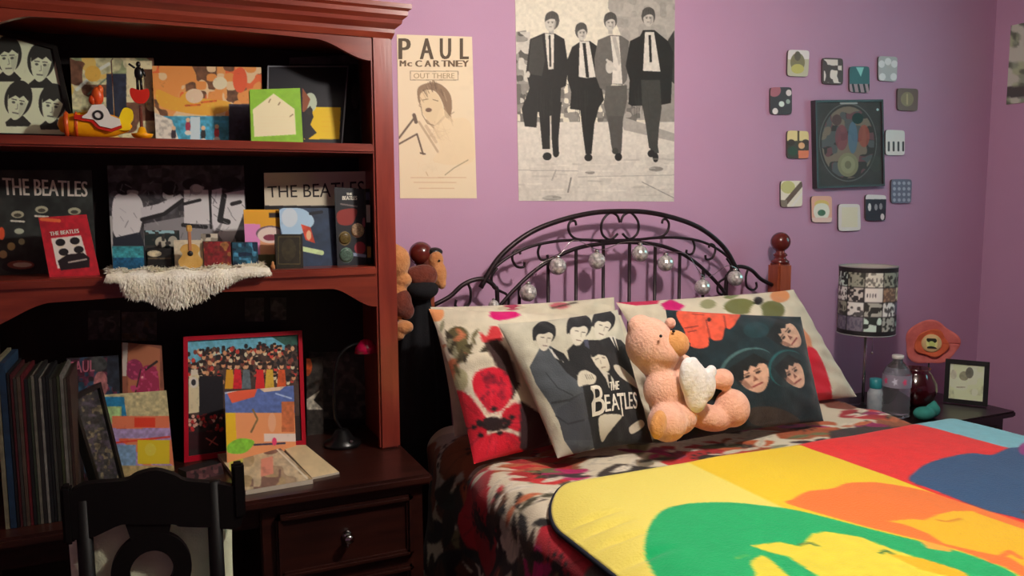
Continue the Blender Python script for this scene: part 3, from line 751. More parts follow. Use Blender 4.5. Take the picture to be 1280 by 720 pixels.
# cream fur draped over the middle shelf
def fur():
    rnd = random.Random(4)
    front = [(133, 335), (150, 347), (158, 366), (184, 372), (208, 382), (238, 378), (262, 366), (284, 352), (304, 341), (336, 331)]
    f = spline(front, 4)
    xs = np.array([on(1, HF - .012, a, b)[0] for a, b in f]); zs = np.array([on(1, HF - .012, a, b)[2] for a, b in f])
    nu = len(xs); rows = []
    n_hang, n_flat = 9, 7
    P = np.zeros((n_hang + n_flat, nu, 3))
    for i in range(nu):
        for j in range(n_flat):      # on the shelf, from the back to the edge
            t = j / (n_flat - 1); P[j, i] = (xs[i] + .004 * math.sin(9 * t + i), -.14 - (.152 + .010 * math.sin(i)) * t, S2 + .010 + .004 * math.sin(i * .9 + 4 * t))
        top = S2 + .006
        for j in range(n_hang):
            t = (j + 1) / n_hang
            P[n_flat + j, i] = (xs[i], HF - .014 - .010 * math.sin(PI * t) - .004 * math.sin(i * .8), top + (min(zs[i], top - .004) - top) * t)
    mb = MB(); mb.grid(P); Q = P.copy(); Q[:n_flat, :, 2] -= .009; Q[n_flat:, :, 1] += .008; mb.grid(Q, flip=True)
    # wool tufts
    flat = P.reshape(-1, 3)
    for k in range(9000):
        j = rnd.random() * (n_flat + n_hang - 1.01); i = rnd.random() * (nu - 1.01)
        a = P[int(j), int(i)] * (1 - j % 1) + P[int(j) + 1, int(i)] * (j % 1); b = P[int(j), int(i) + 1] * (1 - j % 1) + P[int(j) + 1, int(i) + 1] * (j % 1)
        p = a * (1 - i % 1) + b * (i % 1)
        hang = j > n_flat - 1
        L = rnd.uniform(.008, .018)
        d = np.array([rnd.uniform(-.5, .5), -.7 if hang else -.6, -.9 if hang else .45]) + np.array([rnd.uniform(-.3, .3) for _ in range(3)])
        d /= np.linalg.norm(d); w = .0016
        mid = p + d * L * .55 + np.array([0, -.001, -.001]); tip = p + d * L + np.array([0, 0, -.004])
        sx = np.array([w, 0, 0]); sy = np.array([0, w, w])
        mb.add([p - sx, p + sx, p + sy, mid - sx * .7, mid + sx * .7, mid + sy * .7, tip], [(0, 1, 4, 3), (1, 2, 5, 4), (2, 0, 3, 5), (3, 4, 6), (4, 5, 6), (5, 3, 6)])
    return mb
fur().build('fur_throw', M_FUR, None, 'cream sheepskin piece draped over the middle shelf edge', 'fur', fixn=False)

GAIN = 1.5
# ---------- desk surface
def dk(px, py, z=DT): return on(2, z, px, py)
# vinyl records in a row, spines to the camera
recs = [((196, 190, 166), 6, 'cream thick', .0), ((40, 76, 112), 9, 'blue', .006), ((18, 18, 22), 6, 'black', 0)]
names = []
pal = [((112, 34, 40), 'maroon'), ((60, 56, 50), 'charcoal'), ((130, 104, 84), 'tan'), ((150, 34, 44), 'bright red'), ((24, 24, 26), 'black'), ((52, 60, 44), 'olive'), ((176, 170, 150), 'cream'), ((40, 38, 36), 'sooty'), ((200, 196, 184), 'white'), ((26, 28, 30), 'jet'), ((22, 24, 26), 'inky'), ((96, 96, 86), 'grey'), ((36, 34, 28), 'brown-black'), ((88, 96, 60), 'moss'), ((186, 180, 168), 'ivory'), ((120, 112, 96), 'khaki'), ((90, 60, 50), 'brown')]
yf = -.50
def spine(pxl, pxr, top, col, lab, k):
    x0 = on(1, yf, pxl, 520)[0]; x1 = on(1, yf, pxr, 520)[0]; z1 = on(1, yf, (pxl + pxr) / 2, top)[2]
    col = [v * (.62 if k < 0 or max(col) > 60 else .9) for v in col]
    m = mat('sleeve_' + lab.replace(' ', '_'), col, .55, col2=[v * .8 for v in col], scale=50)
    mb = MB().box(x0, x1 - .0004, yf, yf + .19 , DT, z1, bev=.0006)
    mb.build('record_sleeve', m, None, lab, 'record', 'records standing on the left of the desk')
spine(-4, 2, 452, (200, 190, 150), 'cream record spine at the far left frame edge, lower left', 0)
spine(2.5, 11, 454, (44, 84, 124), 'wide blue record spine, second from the left of the desk row', 0)
spine(11.5, 15, 466, (20, 20, 24), 'black record spine right beside the wide blue one', 0)
x = 15.5
ords = ['first', 'second', 'third', 'fourth', 'fifth', 'sixth', 'seventh', 'eighth', 'ninth', 'tenth', 'eleventh', 'twelfth', 'thirteenth', 'fourteenth', 'fifteenth', 'sixteenth', 'seventeenth']
for k, (c, nme) in enumerate(pal):
    w = 3.6 + (k * 7 % 5) * .35
    spine(x, x + w, 470 + (k * 5 % 7) - 2, c, '%s record spine, %s to the right of the blue and black pair' % (nme, ords[k]), k)
    x += w + .15

# dark leaning framed picture in front of the records
c4 = [on(1, -.40, 92, 486), on(1, -.30, 117, 486), on(1, -.34, 148, 604), on(1, -.46, 126, 612)]
a = dk(128, 628); b = dk(151, 612)
c4 = [np.array([a[0] - .055, a[1] + .06, on(1, a[1] + .06, 84, 502)[2]]), np.array([b[0] - .045, b[1] + .09, on(1, b[1] + .09, 116, 486)[2]]), np.array([b[0], b[1], DT + .012]), np.array([a[0], a[1], DT + .012])]
fr = thing('framed_picture', (a + b) / 2, 'black framed picture turned sideways between the records and colourful sleeve', 'picture')
slab('picture', c4, .006, lambda c: (c.patches([(84, 76, 60), (56, 50, 58)], 4, 4, .66), c.mottle(.5, 3, 3)), M_DARKCARD, fr, base=(44, 42, 42), pm=M_GLOSSP)
frame_bars(c4, .012, .012, M_BLKF, fr, proud=.008)

# colourful sleeves, left part of desk
def paint_c3(c):
    c.patches([(214, 96, 60), (226, 130, 90), (150, 120, 170)], 14, 4, .5); c.rect(120, 470, 214, 520, (170, 160, 120))
    c.poly([(120, 496), (155, 496), (158, 520), (122, 520)], (30, 110, 150)); c.rect(126, 508, 152, 530, (150, 180, 120)); c.poly([(140, 520), (212, 520), (212, 535), (140, 535)], (222, 120, 84)); c.rect(168, 522, 194, 534, (214, 60, 36))
    c.rect(136, 536, 212, 548, (150, 130, 170)); c.line([(140, 554), (212, 546)], 2.5, (196, 60, 44)); c.rect(140, 556, 170, 590, (110, 140, 170)); c.rect(172, 550, 212, 580, (226, 200, 40)); c.ell(188, 562, 7, 8, (240, 220, 80)); c.rect(130, 582, 230, 610, (160, 140, 96)); c.mottle(.2, 4, 3)
bl = dk(135, 604); br = dk(222, 590)
def stand4(tl, tr, br_, bl_, lean=.04, z=DT):
    B1 = dk(*br_, z); B0 = dk(*bl_, z)
    return [on(1, B0[1] + lean, *tl), on(1, B1[1] + lean, *tr), B1, B0]
c4 = stand4((122, 494), (208, 488), (218, 588), (140, 598))
slab('album_sleeve', c4, .006, paint_c3, M_PAPER, None, 'brightly patterned sleeve standing on desk left of the red frame', 'record sleeve', base=(214, 120, 90))
def paint_maroon(c):
    c.mottle(.2, 8, 3); c.poly([(160, 440), (175, 430), (200, 436), (200, 520), (160, 522)], (150, 90, 60)); c.ell(168, 462, 11, 13, (120, 30, 66)); c.poly([(180, 458), (196, 462), (198, 498), (180, 508), (168, 500), (172, 480)], (130, 28, 62), smooth=True)
    c.line([(176, 462), (167, 500)], 1.5, (40, 20, 20)); c.line([(182, 462), (196, 452)], 3, (30, 20, 20)); c.ell(178, 472, 2, 2, (210, 150, 150)); c.poly([(153, 428), (160, 428), (158, 470), (153, 470)], (170, 160, 150)); c.patches([(160, 50, 90)], 3, 5, .72, [(160, 450), (198, 458), (198, 500), (165, 508)])
c4 = [on(1, -.15, 152, 428), on(1, -.15, 202, 432), on(1, -.2, 207, 518), on(1, -.2, 154, 524)]
o, sf = slab('display_card', [c4[0], c4[1], c4[2], c4[3]], .006, paint_maroon, M_DARKCARD, None, 'brown card with maroon sequinned shapes propped behind the patterned sleeve', 'card', base=(116, 66, 48))
for v in o.data.vertices: pass
def paint_pau(c):
    c.rect(90, 450, 112, 470, (70, 24, 40)); c.rect(84, 455, 91, 500, (190, 180, 180)); c.ell(104, 484, 9, 7, (34, 66, 84)); c.patches([(90, 40, 60), (40, 60, 80)], 6, 3, .6)
c4 = [on(1, -.17, 83, 448), on(1, -.17, 148, 444), on(1, -.19, 152, 560), on(1, -.19, 88, 560)]
c4[2][2] = c4[3][2] = DT
o, sf = slab('album_sleeve', c4, .005, lambda c: (paint_pau(c), c.ell(126, 480, 9, 16, (150, 96, 96)), c.ell(122, 455, 12, 10, (60, 62, 62)), c.poly([(134, 440), (150, 440), (150, 490), (134, 480)], (34, 40, 50)), c.mottle(.35, 5, 8)), M_DARKCARD, None, 'dark sleeve with pink capital letters behind the leaning black frame', 'record sleeve', base=(40, 34, 40))
lettering(o, [('PAUL', [(88, 452), (118, 450), (118, 464), (88, 467)])], sf, mat('ink_pink', (196, 110, 130), .6), bold=.3)
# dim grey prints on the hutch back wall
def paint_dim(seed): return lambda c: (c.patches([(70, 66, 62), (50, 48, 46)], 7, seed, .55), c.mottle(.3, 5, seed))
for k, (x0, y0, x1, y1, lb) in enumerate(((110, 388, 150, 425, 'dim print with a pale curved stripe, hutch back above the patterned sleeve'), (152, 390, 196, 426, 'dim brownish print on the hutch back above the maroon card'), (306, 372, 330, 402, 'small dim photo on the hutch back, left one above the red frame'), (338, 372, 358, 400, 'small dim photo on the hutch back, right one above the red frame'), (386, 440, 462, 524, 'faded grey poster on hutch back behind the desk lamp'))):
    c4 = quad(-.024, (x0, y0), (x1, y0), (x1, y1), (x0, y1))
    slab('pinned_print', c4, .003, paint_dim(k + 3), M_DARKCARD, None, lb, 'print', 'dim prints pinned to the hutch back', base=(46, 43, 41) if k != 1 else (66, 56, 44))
# orange spray print just right of red frame
c4 = quad(-.06, (383, 448), (404, 446), (404, 524), (383, 526)); 
c4[2][2] = c4[3][2] = DT
slab('postcard', c4, .003, lambda c: (c.ell(384, 458, 6, 12, (170, 70, 30)), c.poly([(382, 500), (400, 488), (392, 500), (404, 512), (384, 512)], (170, 166, 150)), c.mottle(.4, 4, 6)), M_DARKCARD, None, 'dark card with a pale burst just right of the red frame', 'postcard', base=(50, 46, 42))

# red framed crowd picture
def paint_crowd(c):
    rnd = random.Random(11)
    c.rect(200, 400, 400, 470, (96, 164, 186)); c.poly([(330, 415), (380, 412), (380, 460), (370, 440)], (40, 80, 70))
    c.rect(200, 470, 400, 600, (40, 30, 30))
    c.poly([(232, 462), (250, 450), (290, 438), (330, 434), (374, 440), (374, 520), (232, 520)], (70, 54, 48))
    for k in range(420):
        x = rnd.uniform(234, 374); y = rnd.uniform(430, 476) + abs(x - 330) * .10
        cc = rnd.choice([(206, 160, 120), (40, 30, 28), (60, 44, 40), (190, 140, 100), (200, 190, 160), (120, 60, 50), (30, 30, 34), (90, 70, 60), (180, 60, 50)])
        c.ell(x, y, 2.4, 3, cc); 
        if rnd.random() < .6: c.ell(x, y - 2.4, 2.2, 1.6, (34, 26, 24))
    for x, cc in ((287, (216, 160, 40)), (297, (200, 34, 46)), (308, (90, 104, 110)), (325, (214, 40, 44)), (337, (206, 170, 60)), (352, (190, 80, 40)), (243, (214, 206, 186))):
        c.poly([(x - 6, 486), (x - 4, 462), (x + 4, 462), (x + 6, 486)], cc); c.ell(x, 458, 2.6, 3.2, (206, 160, 120)); c.ell(x, 455, 3, 2, (40, 30, 28))
    c.poly([(236, 470), (248, 468), (250, 515), (236, 517)], (206, 196, 160)); c.rect(249, 470, 279, 522, (22, 20, 26)); c.ell(242, 478, 6, 7, (210, 204, 190)); c.ell(242, 478, 3, 4, (40, 40, 44))
    for k in range(70): c.ell(rnd.uniform(236, 278), rnd.uniform(518, 540), 2, 2.2, rnd.choice([(170, 40, 40), (30, 20, 20), (200, 160, 140), (90, 30, 34)]))
    c.rect(234, 540, 280, 562, (46, 14, 20)); c.line([(258, 548), (272, 556)], 2, (190, 90, 80)); c.line([(262, 556), (270, 546)], 1.6, (190, 90, 80))
    c.mottle(.15, 3, 5)
B0, B1 = dk(230, 578), dk(382, 556)
c4 = [on(1, B0[1] + .045, 229, 421), on(1, B1[1] + .045, 377, 413), B1, B0]
ctr = (B0 + B1) / 2
fr = thing('framed_picture', ctr, 'red framed crowd collage under a blue sky standing on the desk', 'picture')
inn = [p for p in bil(c4, np.array([.035, .965, .965, .035]), np.array([.035, .035, .955, .955]))]
slab('picture', inn, .006, paint_crowd, M_DARKCARD, fr, base=(50, 36, 34), step=.6)
n = pnorm(c4)
MBf = MB()
oc = [np.array(p) for p in c4]
oc[2][2] = oc[3][2] = DT
V = [p + n * .006 for p in inn] + [p + n * .006 for p in oc] + [p - n * .012 for p in inn] + [p - n * .012 for p in oc]
Fs = []
for i in range(4):
    j = (i + 1) % 4; Fs += [(i, j, j + 4, i + 4), (i + 8, i + 12, j + 12, j + 8), (i + 4, j + 4, j + 12, i + 12), (i, i + 8, j + 8, j)]
MB().add(V, Fs).build('frame', M_REDFR, fr)
# colourful card in front of it
def paint_sgt(c):
    c.rect(270, 470, 380, 516, (76, 96, 150)); c.poly([(284, 492), (300, 486), (322, 485), (318, 496), (290, 504)], (206, 84, 56)); c.poly([(322, 484), (344, 480), (360, 480), (350, 488), (330, 490)], (200, 176, 150)); c.line([(280, 492), (320, 482), (362, 482)], 1.2, (210, 206, 200)); c.line([(345, 492), (364, 498)], 2, (150, 170, 200))
    c.rect(270, 516, 380, 580, (224, 150, 100)); c.poly([(282, 516), (294, 516), (296, 556), (282, 560)], (240, 196, 40)); c.line([(316, 512), (322, 524), (314, 540)], 2.5, (110, 90, 60)); c.rect(352, 502, 368, 540, (170, 96, 60)); c.ell(340, 528, 5, 12, (240, 180, 140))
    c.poly([(285, 556), (300, 548), (318, 552), (306, 566), (286, 566)], (110, 170, 50), smooth=True); c.rect(330, 542, 370, 552, (216, 200, 190)); c.line([(318, 556), (356, 554)], 2.4, (40, 44, 70)); c.ell(343, 552, 3, 5, (220, 60, 110)); c.mottle(.15, 4, 5)
B0, B1 = dk(283, 585), dk(368, 560)
B0 = dk(284, 584); B1 = B0 + (dk(370, 560) - B0) * 1.0
c4 = [on(1, B0[1] + .03, 281, 490), on(1, B1[1] + .03, 367, 482), B1, B0]
slab('greeting_card', c4, .003, paint_sgt, M_PAPER, None, 'blue and orange card propped in front of the red framed picture', 'card', base=(220, 150, 110))
# booklet and envelope lying on the desk
def paint_booklet(c):
    c.patches([(150, 130, 96), (110, 84, 72), (176, 160, 130)], 14, 3, .55); c.poly([(286, 575), (305, 566), (300, 600), (288, 602)], (170, 170, 70)); c.poly([(326, 574), (341, 570), (342, 592), (326, 596)], (200, 130, 110)); c.line([(345, 560), (384, 598)], 2, (216, 206, 186)); c.mottle(.15, 5, 5)
c4 = [dk(300, 566, DT + .012), dk(346, 556, DT + .012), dk(391, 599, DT + .012), dk(307, 613, DT + .012)]
c4[0] = c4[3] + (c4[1] - c4[2])
bk = thing('booklet', sum(c4) / 4 * (1, 1, 0) + (0, 0, DT), 'open magazine lying on the desk in front of the card', 'magazine')
slab('cover', c4, .001, paint_booklet, M_PAPER, bk, base=(150, 130, 104))
mb = MB(); n = np.array([0, 0, 1.]); mb.add([p - n * .0012 for p in c4] + [p - n * .0118 for p in c4], [(0, 1, 2, 3), (4, 7, 6, 5), (0, 4, 5, 1), (1, 5, 6, 2), (2, 6, 7, 3), (3, 7, 4, 0)])
mb.build('pages', M_PAPER, bk)
c4 = [dk(352, 557, DT + .006), dk(382, 556, DT + .006), dk(424, 590, DT + .006), dk(390, 597, DT + .006)]
slab('paper_folder', c4, .0055, lambda c: c.mottle(.06, 8, 4), M_PAPER, None, 'tan paper folder lying right of the magazine on the desk', 'folder', base=(190, 172, 134))
# dark stuff between frame and sleeves: small box
pt = dk(250, 588)
c4 = stand4((232, 574), (276, 566), (280, 592), (234, 604), lean=0)
c4[0][2] = c4[1][2] = DT + .03
slab('pencil_box', c4, .05, lambda c: (c.patches([(96, 60, 60), (70, 40, 44)], 5, 3, .6)), M_DARKCARD, None, 'low dark maroon box at the foot of the red frame', 'box', base=(36, 24, 26))

# desk lamp
bp = on(1, -.20, 428, 552); hx = on(1, -.22, 455, 438)
lamp = thing('desk_lamp', (bp[0], -.2, DT), 'desk lamp with black gooseneck and small magenta shade', 'lamp')
MB().lathe([(.055, 0), (.055, .01), (.035, .02), (.02, .045), (.008, .05)], (bp[0] , -.2, DT), 28).build('base', M_BLACK, lamp)
MB().box(bp[0] + .012, bp[0] + .022, -.247, -.238, DT + .016, DT + .024, bev=.002).build('switch', M_CHROME, lamp)
arc = [(bp[0], -.2, DT + .045)] + [tuple(on(1, -.21, a, b)) for a, b in ((419, 520), (418, 480), (421, 452), (430, 438), (442, 431))] + [(hx[0] + .004, -.22, hx[2] + .024)]
MB().tube(spline(arc, 6), .0045, 8).build('gooseneck', M_BLACK, lamp)
MB().lathe([(.005, .034), (.016, .03), (.03, .012), (.036, -.006), (.034, -.006), (.028, .010), (.014, .026)], (hx[0] + .006, -.22, hx[2]), 28, caps=False).build('lamp_shade', M_PINKL, lamp)

GAIN = 1.0
# ================================================================== CHAIR
CY = -.70
ch = thing('desk_chair', (-.014, CY + .2, 0), 'very dark wooden chair with a ring-shaped back splat pushed up to the desk', 'chair')
def cp(px, py, dy=0): return on(1, CY + dy, px, py)
def pl(px, py): p = cp(px, py); return (p[0], p[2])
def cprism(pxs, name, y0=-.012, y1=.012, smooth=True):
    pts = spline([pl(*p) for p in pxs], 3, True) if smooth else [pl(*p) for p in pxs]
    return MB().prism(pts, lambda x, z: (x, CY + y0, z), lambda x, z: (x, CY + y1, z)).build(name, M_CHAIR, ch)
cprism([(100, 606), (118, 602), (145, 600), (160, 598), (172, 591), (195, 586), (218, 592), (232, 599), (262, 602), (290, 606), (300, 612), (300, 656), (262, 657), (225, 656), (215, 653), (165, 653), (150, 654), (132, 662), (112, 670), (86, 668), (84, 622)], 'top_rail')
# splat: ring plus stem
rc = pl(190, 712); ro = abs(pl(240, 712)[0] - rc[0]); ri = abs(pl(217, 712)[0] - rc[0])
V = []; Fs = []; N = 40
for i in range(N):
    a = 2 * PI * i / N
    for r, y in ((ro, -.01), (ro, .01), (ri, .01), (ri, -.01)): V.append((rc[0] + r * math.cos(a), CY + y, rc[1] + r * math.sin(a) * 1.08))
    Fs += [(4 * i + k, 4 * i + (k + 1) % 4, 4 * ((i + 1) % N) + (k + 1) % 4, 4 * ((i + 1) % N) + k) for k in range(4)]
mb = MB().add(V, Fs)
zt = pl(190, 655)[1]; zl = rc[1] - ro * 1.05
mb.prism([(rc[0] - .045, zt + .01), (rc[0] + .045, zt + .01), (rc[0] + .035, rc[1] + ro * .85), (rc[0] - .035, rc[1] + ro * .85)], lambda x, z: (x, CY - .009, z), lambda x, z: (x, CY + .009, z))
mb.prism([(rc[0] - .03, zl + .02), (rc[0] + .03, zl + .02), (rc[0] + .045, .47), (rc[0] - .045, .47)], lambda x, z: (x, CY - .009, z), lambda x, z: (x, CY + .009, z))
mb.build('splat', M_CHAIR, ch)
pxL = [pl(98, 700)[0], pl(118, 700)[0]]; pxR = [pl(261, 700)[0], pl(281, 700)[0]]
ztop = pl(190, 612)[1]
for (x0, x1) in (pxL, pxR):
    MB().tube([((x0 + x1) / 2, CY - .06, 0), ((x0 + x1) / 2, CY - .01, .3), ((x0 + x1) / 2, CY, .5), ((x0 + x1) / 2, CY + .0, ztop)], [.013, .016, .0165, .015], 10).build('back_leg', M_CHAIR, ch)
xr0 = pl(290, 600)[0]; xr1 = pl(305, 600)[0]
for x0, x1 in ((pl(75, 600)[0], pl(89, 600)[0]), (xr0, xr1)):
    MB().box(x0, x1, CY - .016, CY + .016, pl(190, 662)[1], pl(190, 592)[1], bev=.005).build('rail_end', M_CHAIR, ch)
MB().box(-.20, .175, CY + .01, CY + .40, .43, .47, bev=.012).build('seat', M_CHAIR, ch)
for x in (-.175, .15): MB().tube([(x, CY + .37, 0), (x, CY + .375, .43)], [.013, .018], 10).build('front_leg', M_CHAIR, ch)
for x in (-.175, .15): MB().tube([(x, CY - .02, .2), (x, CY + .37, .2)], .009, 8).build('stretcher', M_CHAIR, ch)
# cream cushion standing on the seat behind the chair back
class Cush:
    def __init__(s, c4, d, pinch=.05, wr=.004, seed=1, pw=.45):
        s.c4 = [np.array(p, float) for p in c4]; s.n = pnorm(s.c4); s.d = d; s.pinch = pinch; s.wr = wr; s.seed = seed; s.pw = pw
    def P(s, U, V, side=1):
        a = 2 * U - 1; b = 2 * V - 1
        U2 = .5 + .5 * a * (1 - s.pinch * (1 - b ** 2)); V2 = .5 + .5 * b * (1 - s.pinch * (1 - a ** 2))
        P = bil(s.c4, U2, V2)
        t = s.d * (np.clip(1 - a ** 2, 0, 1) * np.clip(1 - b ** 2, 0, 1)) ** s.pw
        edge = np.clip((1 - a ** 2) * (1 - b ** 2) * 8, 0, 1)
        w = (vnoise(U * 5 + 3, V * 5 + 2, s.seed) - .5) * 2 + (vnoise(U * 11 + 3, V * 9 + 2, s.seed + 5) - .5)
        ang = np.arctan2(b, a); rad = np.sqrt(a * a + b * b)
        w = w + .5 * np.sin(ang * 22 + 3 * rad) * np.clip(rad - .55, 0, 1)
        t = t * (1 if side > 0 else .45)
        return P + s.n * (side * t + side * s.wr * w * edge)[..., None]
    def hit(s, px, py, off=.0012):
        r = ray(px, py)
        p0 = s.c4[0] + s.n * s.d * .8; t = ((p0 - C) @ s.n) / (r @ s.n); q = C + r * t - s.n * s.d * .8
        TL, TR, BR, BL = s.c4; u = v = .5
        for _ in range(12):
            f = bil(s.c4, u, v) - q; du = (TR - TL) * (1 - v) + (BR - BL) * v; dv = (BL - TL) * (1 - u) + (BR - TR) * u
            A = np.array([[du @ du, du @ dv], [du @ dv, dv @ dv]]); d = np.linalg.solve(A, [-f @ du, -f @ dv]); u += d[0]; v += d[1]
        a, b = 2 * u - 1, 2 * v - 1
        for _ in range(4):
            aa = a / (1 - s.pinch * (1 - b * b)); bb = b / (1 - s.pinch * (1 - a * a)); 
        u, v = .5 + .5 * aa, .5 + .5 * bb
        return s.P(np.array(u), np.array(v)) + s.n * off
    def build(s, name, painter, m, back, parent=None, n=90, base=(200, 200, 200), **kw):
        t = np.linspace(0, 1, n); t = .5 * t + .5 * (1 - np.cos(PI * t)) / 2
        U, V = np.meshgrid(t, t); P = s.P(U, V); X, Y = proj(P); cv = Canvas(X, Y, base)
        if painter: painter(cv)
        mb = MB(); mb.grid(P, 0, True); mb.grid(s.P(U, V, -1), 1, True, flip=True)
        return mb.build(name, [m, back], parent, colors=cv.out(), **kw)

cu = Cush([cp(80, 618, .045), cp(290, 650, .045), cp(290, 650, .045) * (1, 1, 0) + (0, 0, .48), cp(80, 618, .045) * (1, 1, 0) + (0, 0, .48)], .028, .02)
cu.build('seat_cushion', lambda c: c.mottle(.1, 20, 4), M_CLOTHP, M_CREAMC, n=40, base=(232, 236, 200), label='cream cushion standing on the dark chair behind its back splat', cat='cushion')

# ================================================================== WALL POSTERS
GAIN = 1.08
def wq(tl, tr, br, bl, Y=-.0016): return [on(1, Y, *p) for p in (tl, tr, br, bl)]
Zf = lambda x, y: (460 + x / 4, 120 + y / 4)
def paint_paul(c):
    c.mottle(.05, 14, 2)
    Z = lambda x, y: (460 + x / 4, y / 4)
    ink = (110, 84, 60)
    c.line([Z(212, 356), Z(450, 356), Z(450, 400), Z(212, 400), Z(212, 356)], .9, ink, .7)
    c.poly([Z(250, 440), Z(300, 415), Z(360, 420), Z(410, 470), Z(420, 540), Z(405, 590), Z(385, 580), Z(375, 520), Z(340, 460), Z(290, 450), Z(262, 480), Z(262, 520), Z(250, 500)], (140, 112, 84), smooth=True)
    c.poly([Z(262, 470), Z(300, 450), Z(345, 470), Z(370, 520), Z(375, 570), Z(350, 620), Z(310, 620), Z(290, 590), Z(272, 560), Z(262, 520)], (222, 198, 160), smooth=True)
    c.line([Z(275, 500), Z(300, 495)], 1, ink, .8); c.line([Z(325, 498), Z(350, 505)], 1, ink, .8); c.ell(*Z(303, 550), 4, 2.6, (110, 80, 60)); c.line([Z(290, 600), Z(330, 640), Z(355, 690)], 2, (160, 132, 100), .7)
    c.line([Z(350, 620), Z(380, 585)], 3, (150, 120, 90), .6); c.line([Z(400, 580), Z(430, 560)], 1.2, ink, .5)
    rp = random.Random(3)
    for k in range(46):     # hair strokes
        t = rp.random(); bx = 250 + 160 * t; by = 500 - 88 * math.sin(PI * min(1, t * 1.15)) + (t > .75) * (t - .75) * 380
        c.line([Z(bx + rp.uniform(-8, 10), by + rp.uniform(-14, 10)), Z(bx + rp.uniform(6, 26), by + rp.uniform(14, 46))], rp.uniform(.6, 1.3), rp.choice([(96, 72, 52), (176, 146, 112), (124, 96, 70)]), .7)
    for k in range(26): c.line([Z(rp.uniform(300, 380), rp.uniform(600, 700)), Z(rp.uniform(320, 420), rp.uniform(640, 720))], .7, (186, 156, 122), .5)
    c.line([Z(262, 520), Z(272, 575), Z(298, 618), Z(335, 628), Z(365, 600)], 1.0, (130, 102, 76), .8); c.line([Z(262, 500), Z(256, 530), Z(266, 536)], .9, (130, 102, 76), .8)
    for k in range(30): c.line([Z(rp.uniform(215, 480), 540 + rp.uniform(80, 400)), Z(rp.uniform(215, 500), 540 + rp.uniform(80, 400))], .5, (214, 186, 146), .25)
    Y = Zf
    c.line([Y(155, 210), Y(235, 105)], 2.4, (96, 76, 60)); c.line([Y(230, 95), Y(240, 130)], 4.5, (96, 76, 60)); c.line([Y(155, 240), Y(245, 190), Y(275, 290)], 2.2, (96, 76, 60)); c.line([Y(255, 130), Y(300, 200), Y(350, 280)], 3, (176, 148, 116), .7); c.line([Y(290, 150), Y(340, 230)], 4, (190, 162, 128), .6); c.line([Y(262, 285), Y(285, 290)], 2, (90, 70, 56))
    c.poly([Y(370, 60), Y(420, 110), Y(480, 110), Y(520, 160), Y(520, 330), Y(330, 330), Y(360, 260), Y(330, 180), Y(340, 120)], (228, 204, 166), .7, smooth=True); c.line([Y(385, 395), Y(430, 360), Y(500, 320)], 1.2, (150, 130, 96), .8)
    c.line([Y(290, 380), Y(300, 400)], 1, (200, 170, 130)); 
    for y, a, b in ((408, 215, 490), (432, 230, 440), (462, 255, 430)): c.line([Y(a, y), Y(b, y)], 1.2, (206, 172, 134), .8)
o, sf = slab('poster', wq((496, 43), (590, 46), (596, 248), (500, 248)), .0015, paint_paul, M_PAPER, None, 'narrow cream concert poster with a drawn singer at a microphone on the wall', 'poster', base=(236, 216, 184))
Z = lambda x, y: (460 + x / 4, y / 4)
lettering(o, [(ch_, (Z(a, 190)[0], Z(0, 192)[1], Z(b, 0)[0], Z(0, 296)[1])) for ch_, a, b in (('P', 155, 210), ('A', 262, 325), ('U', 362, 412), ('L', 462, 500))], sf, mat('ink_olive', (84, 66, 46), .6), bold=.9)
lettering(o, [('M', (*Z(160, 302), *Z(188, 332))), ('c', (*Z(198, 312), *Z(218, 332)))] + [(ch_, (*Z(a, 302), *Z(a + 30, 334))) for ch_, a in zip('CARTNEY', (238, 284, 328, 368, 402, 440, 472))], sf, mat('ink_brown', (112, 88, 62), .6), bold=.6)
lettering(o, [('OUT THERE', (*Z(228, 366), *Z(432, 392)))], sf, mat('ink_pale', (178, 152, 116), .6), bold=.1)

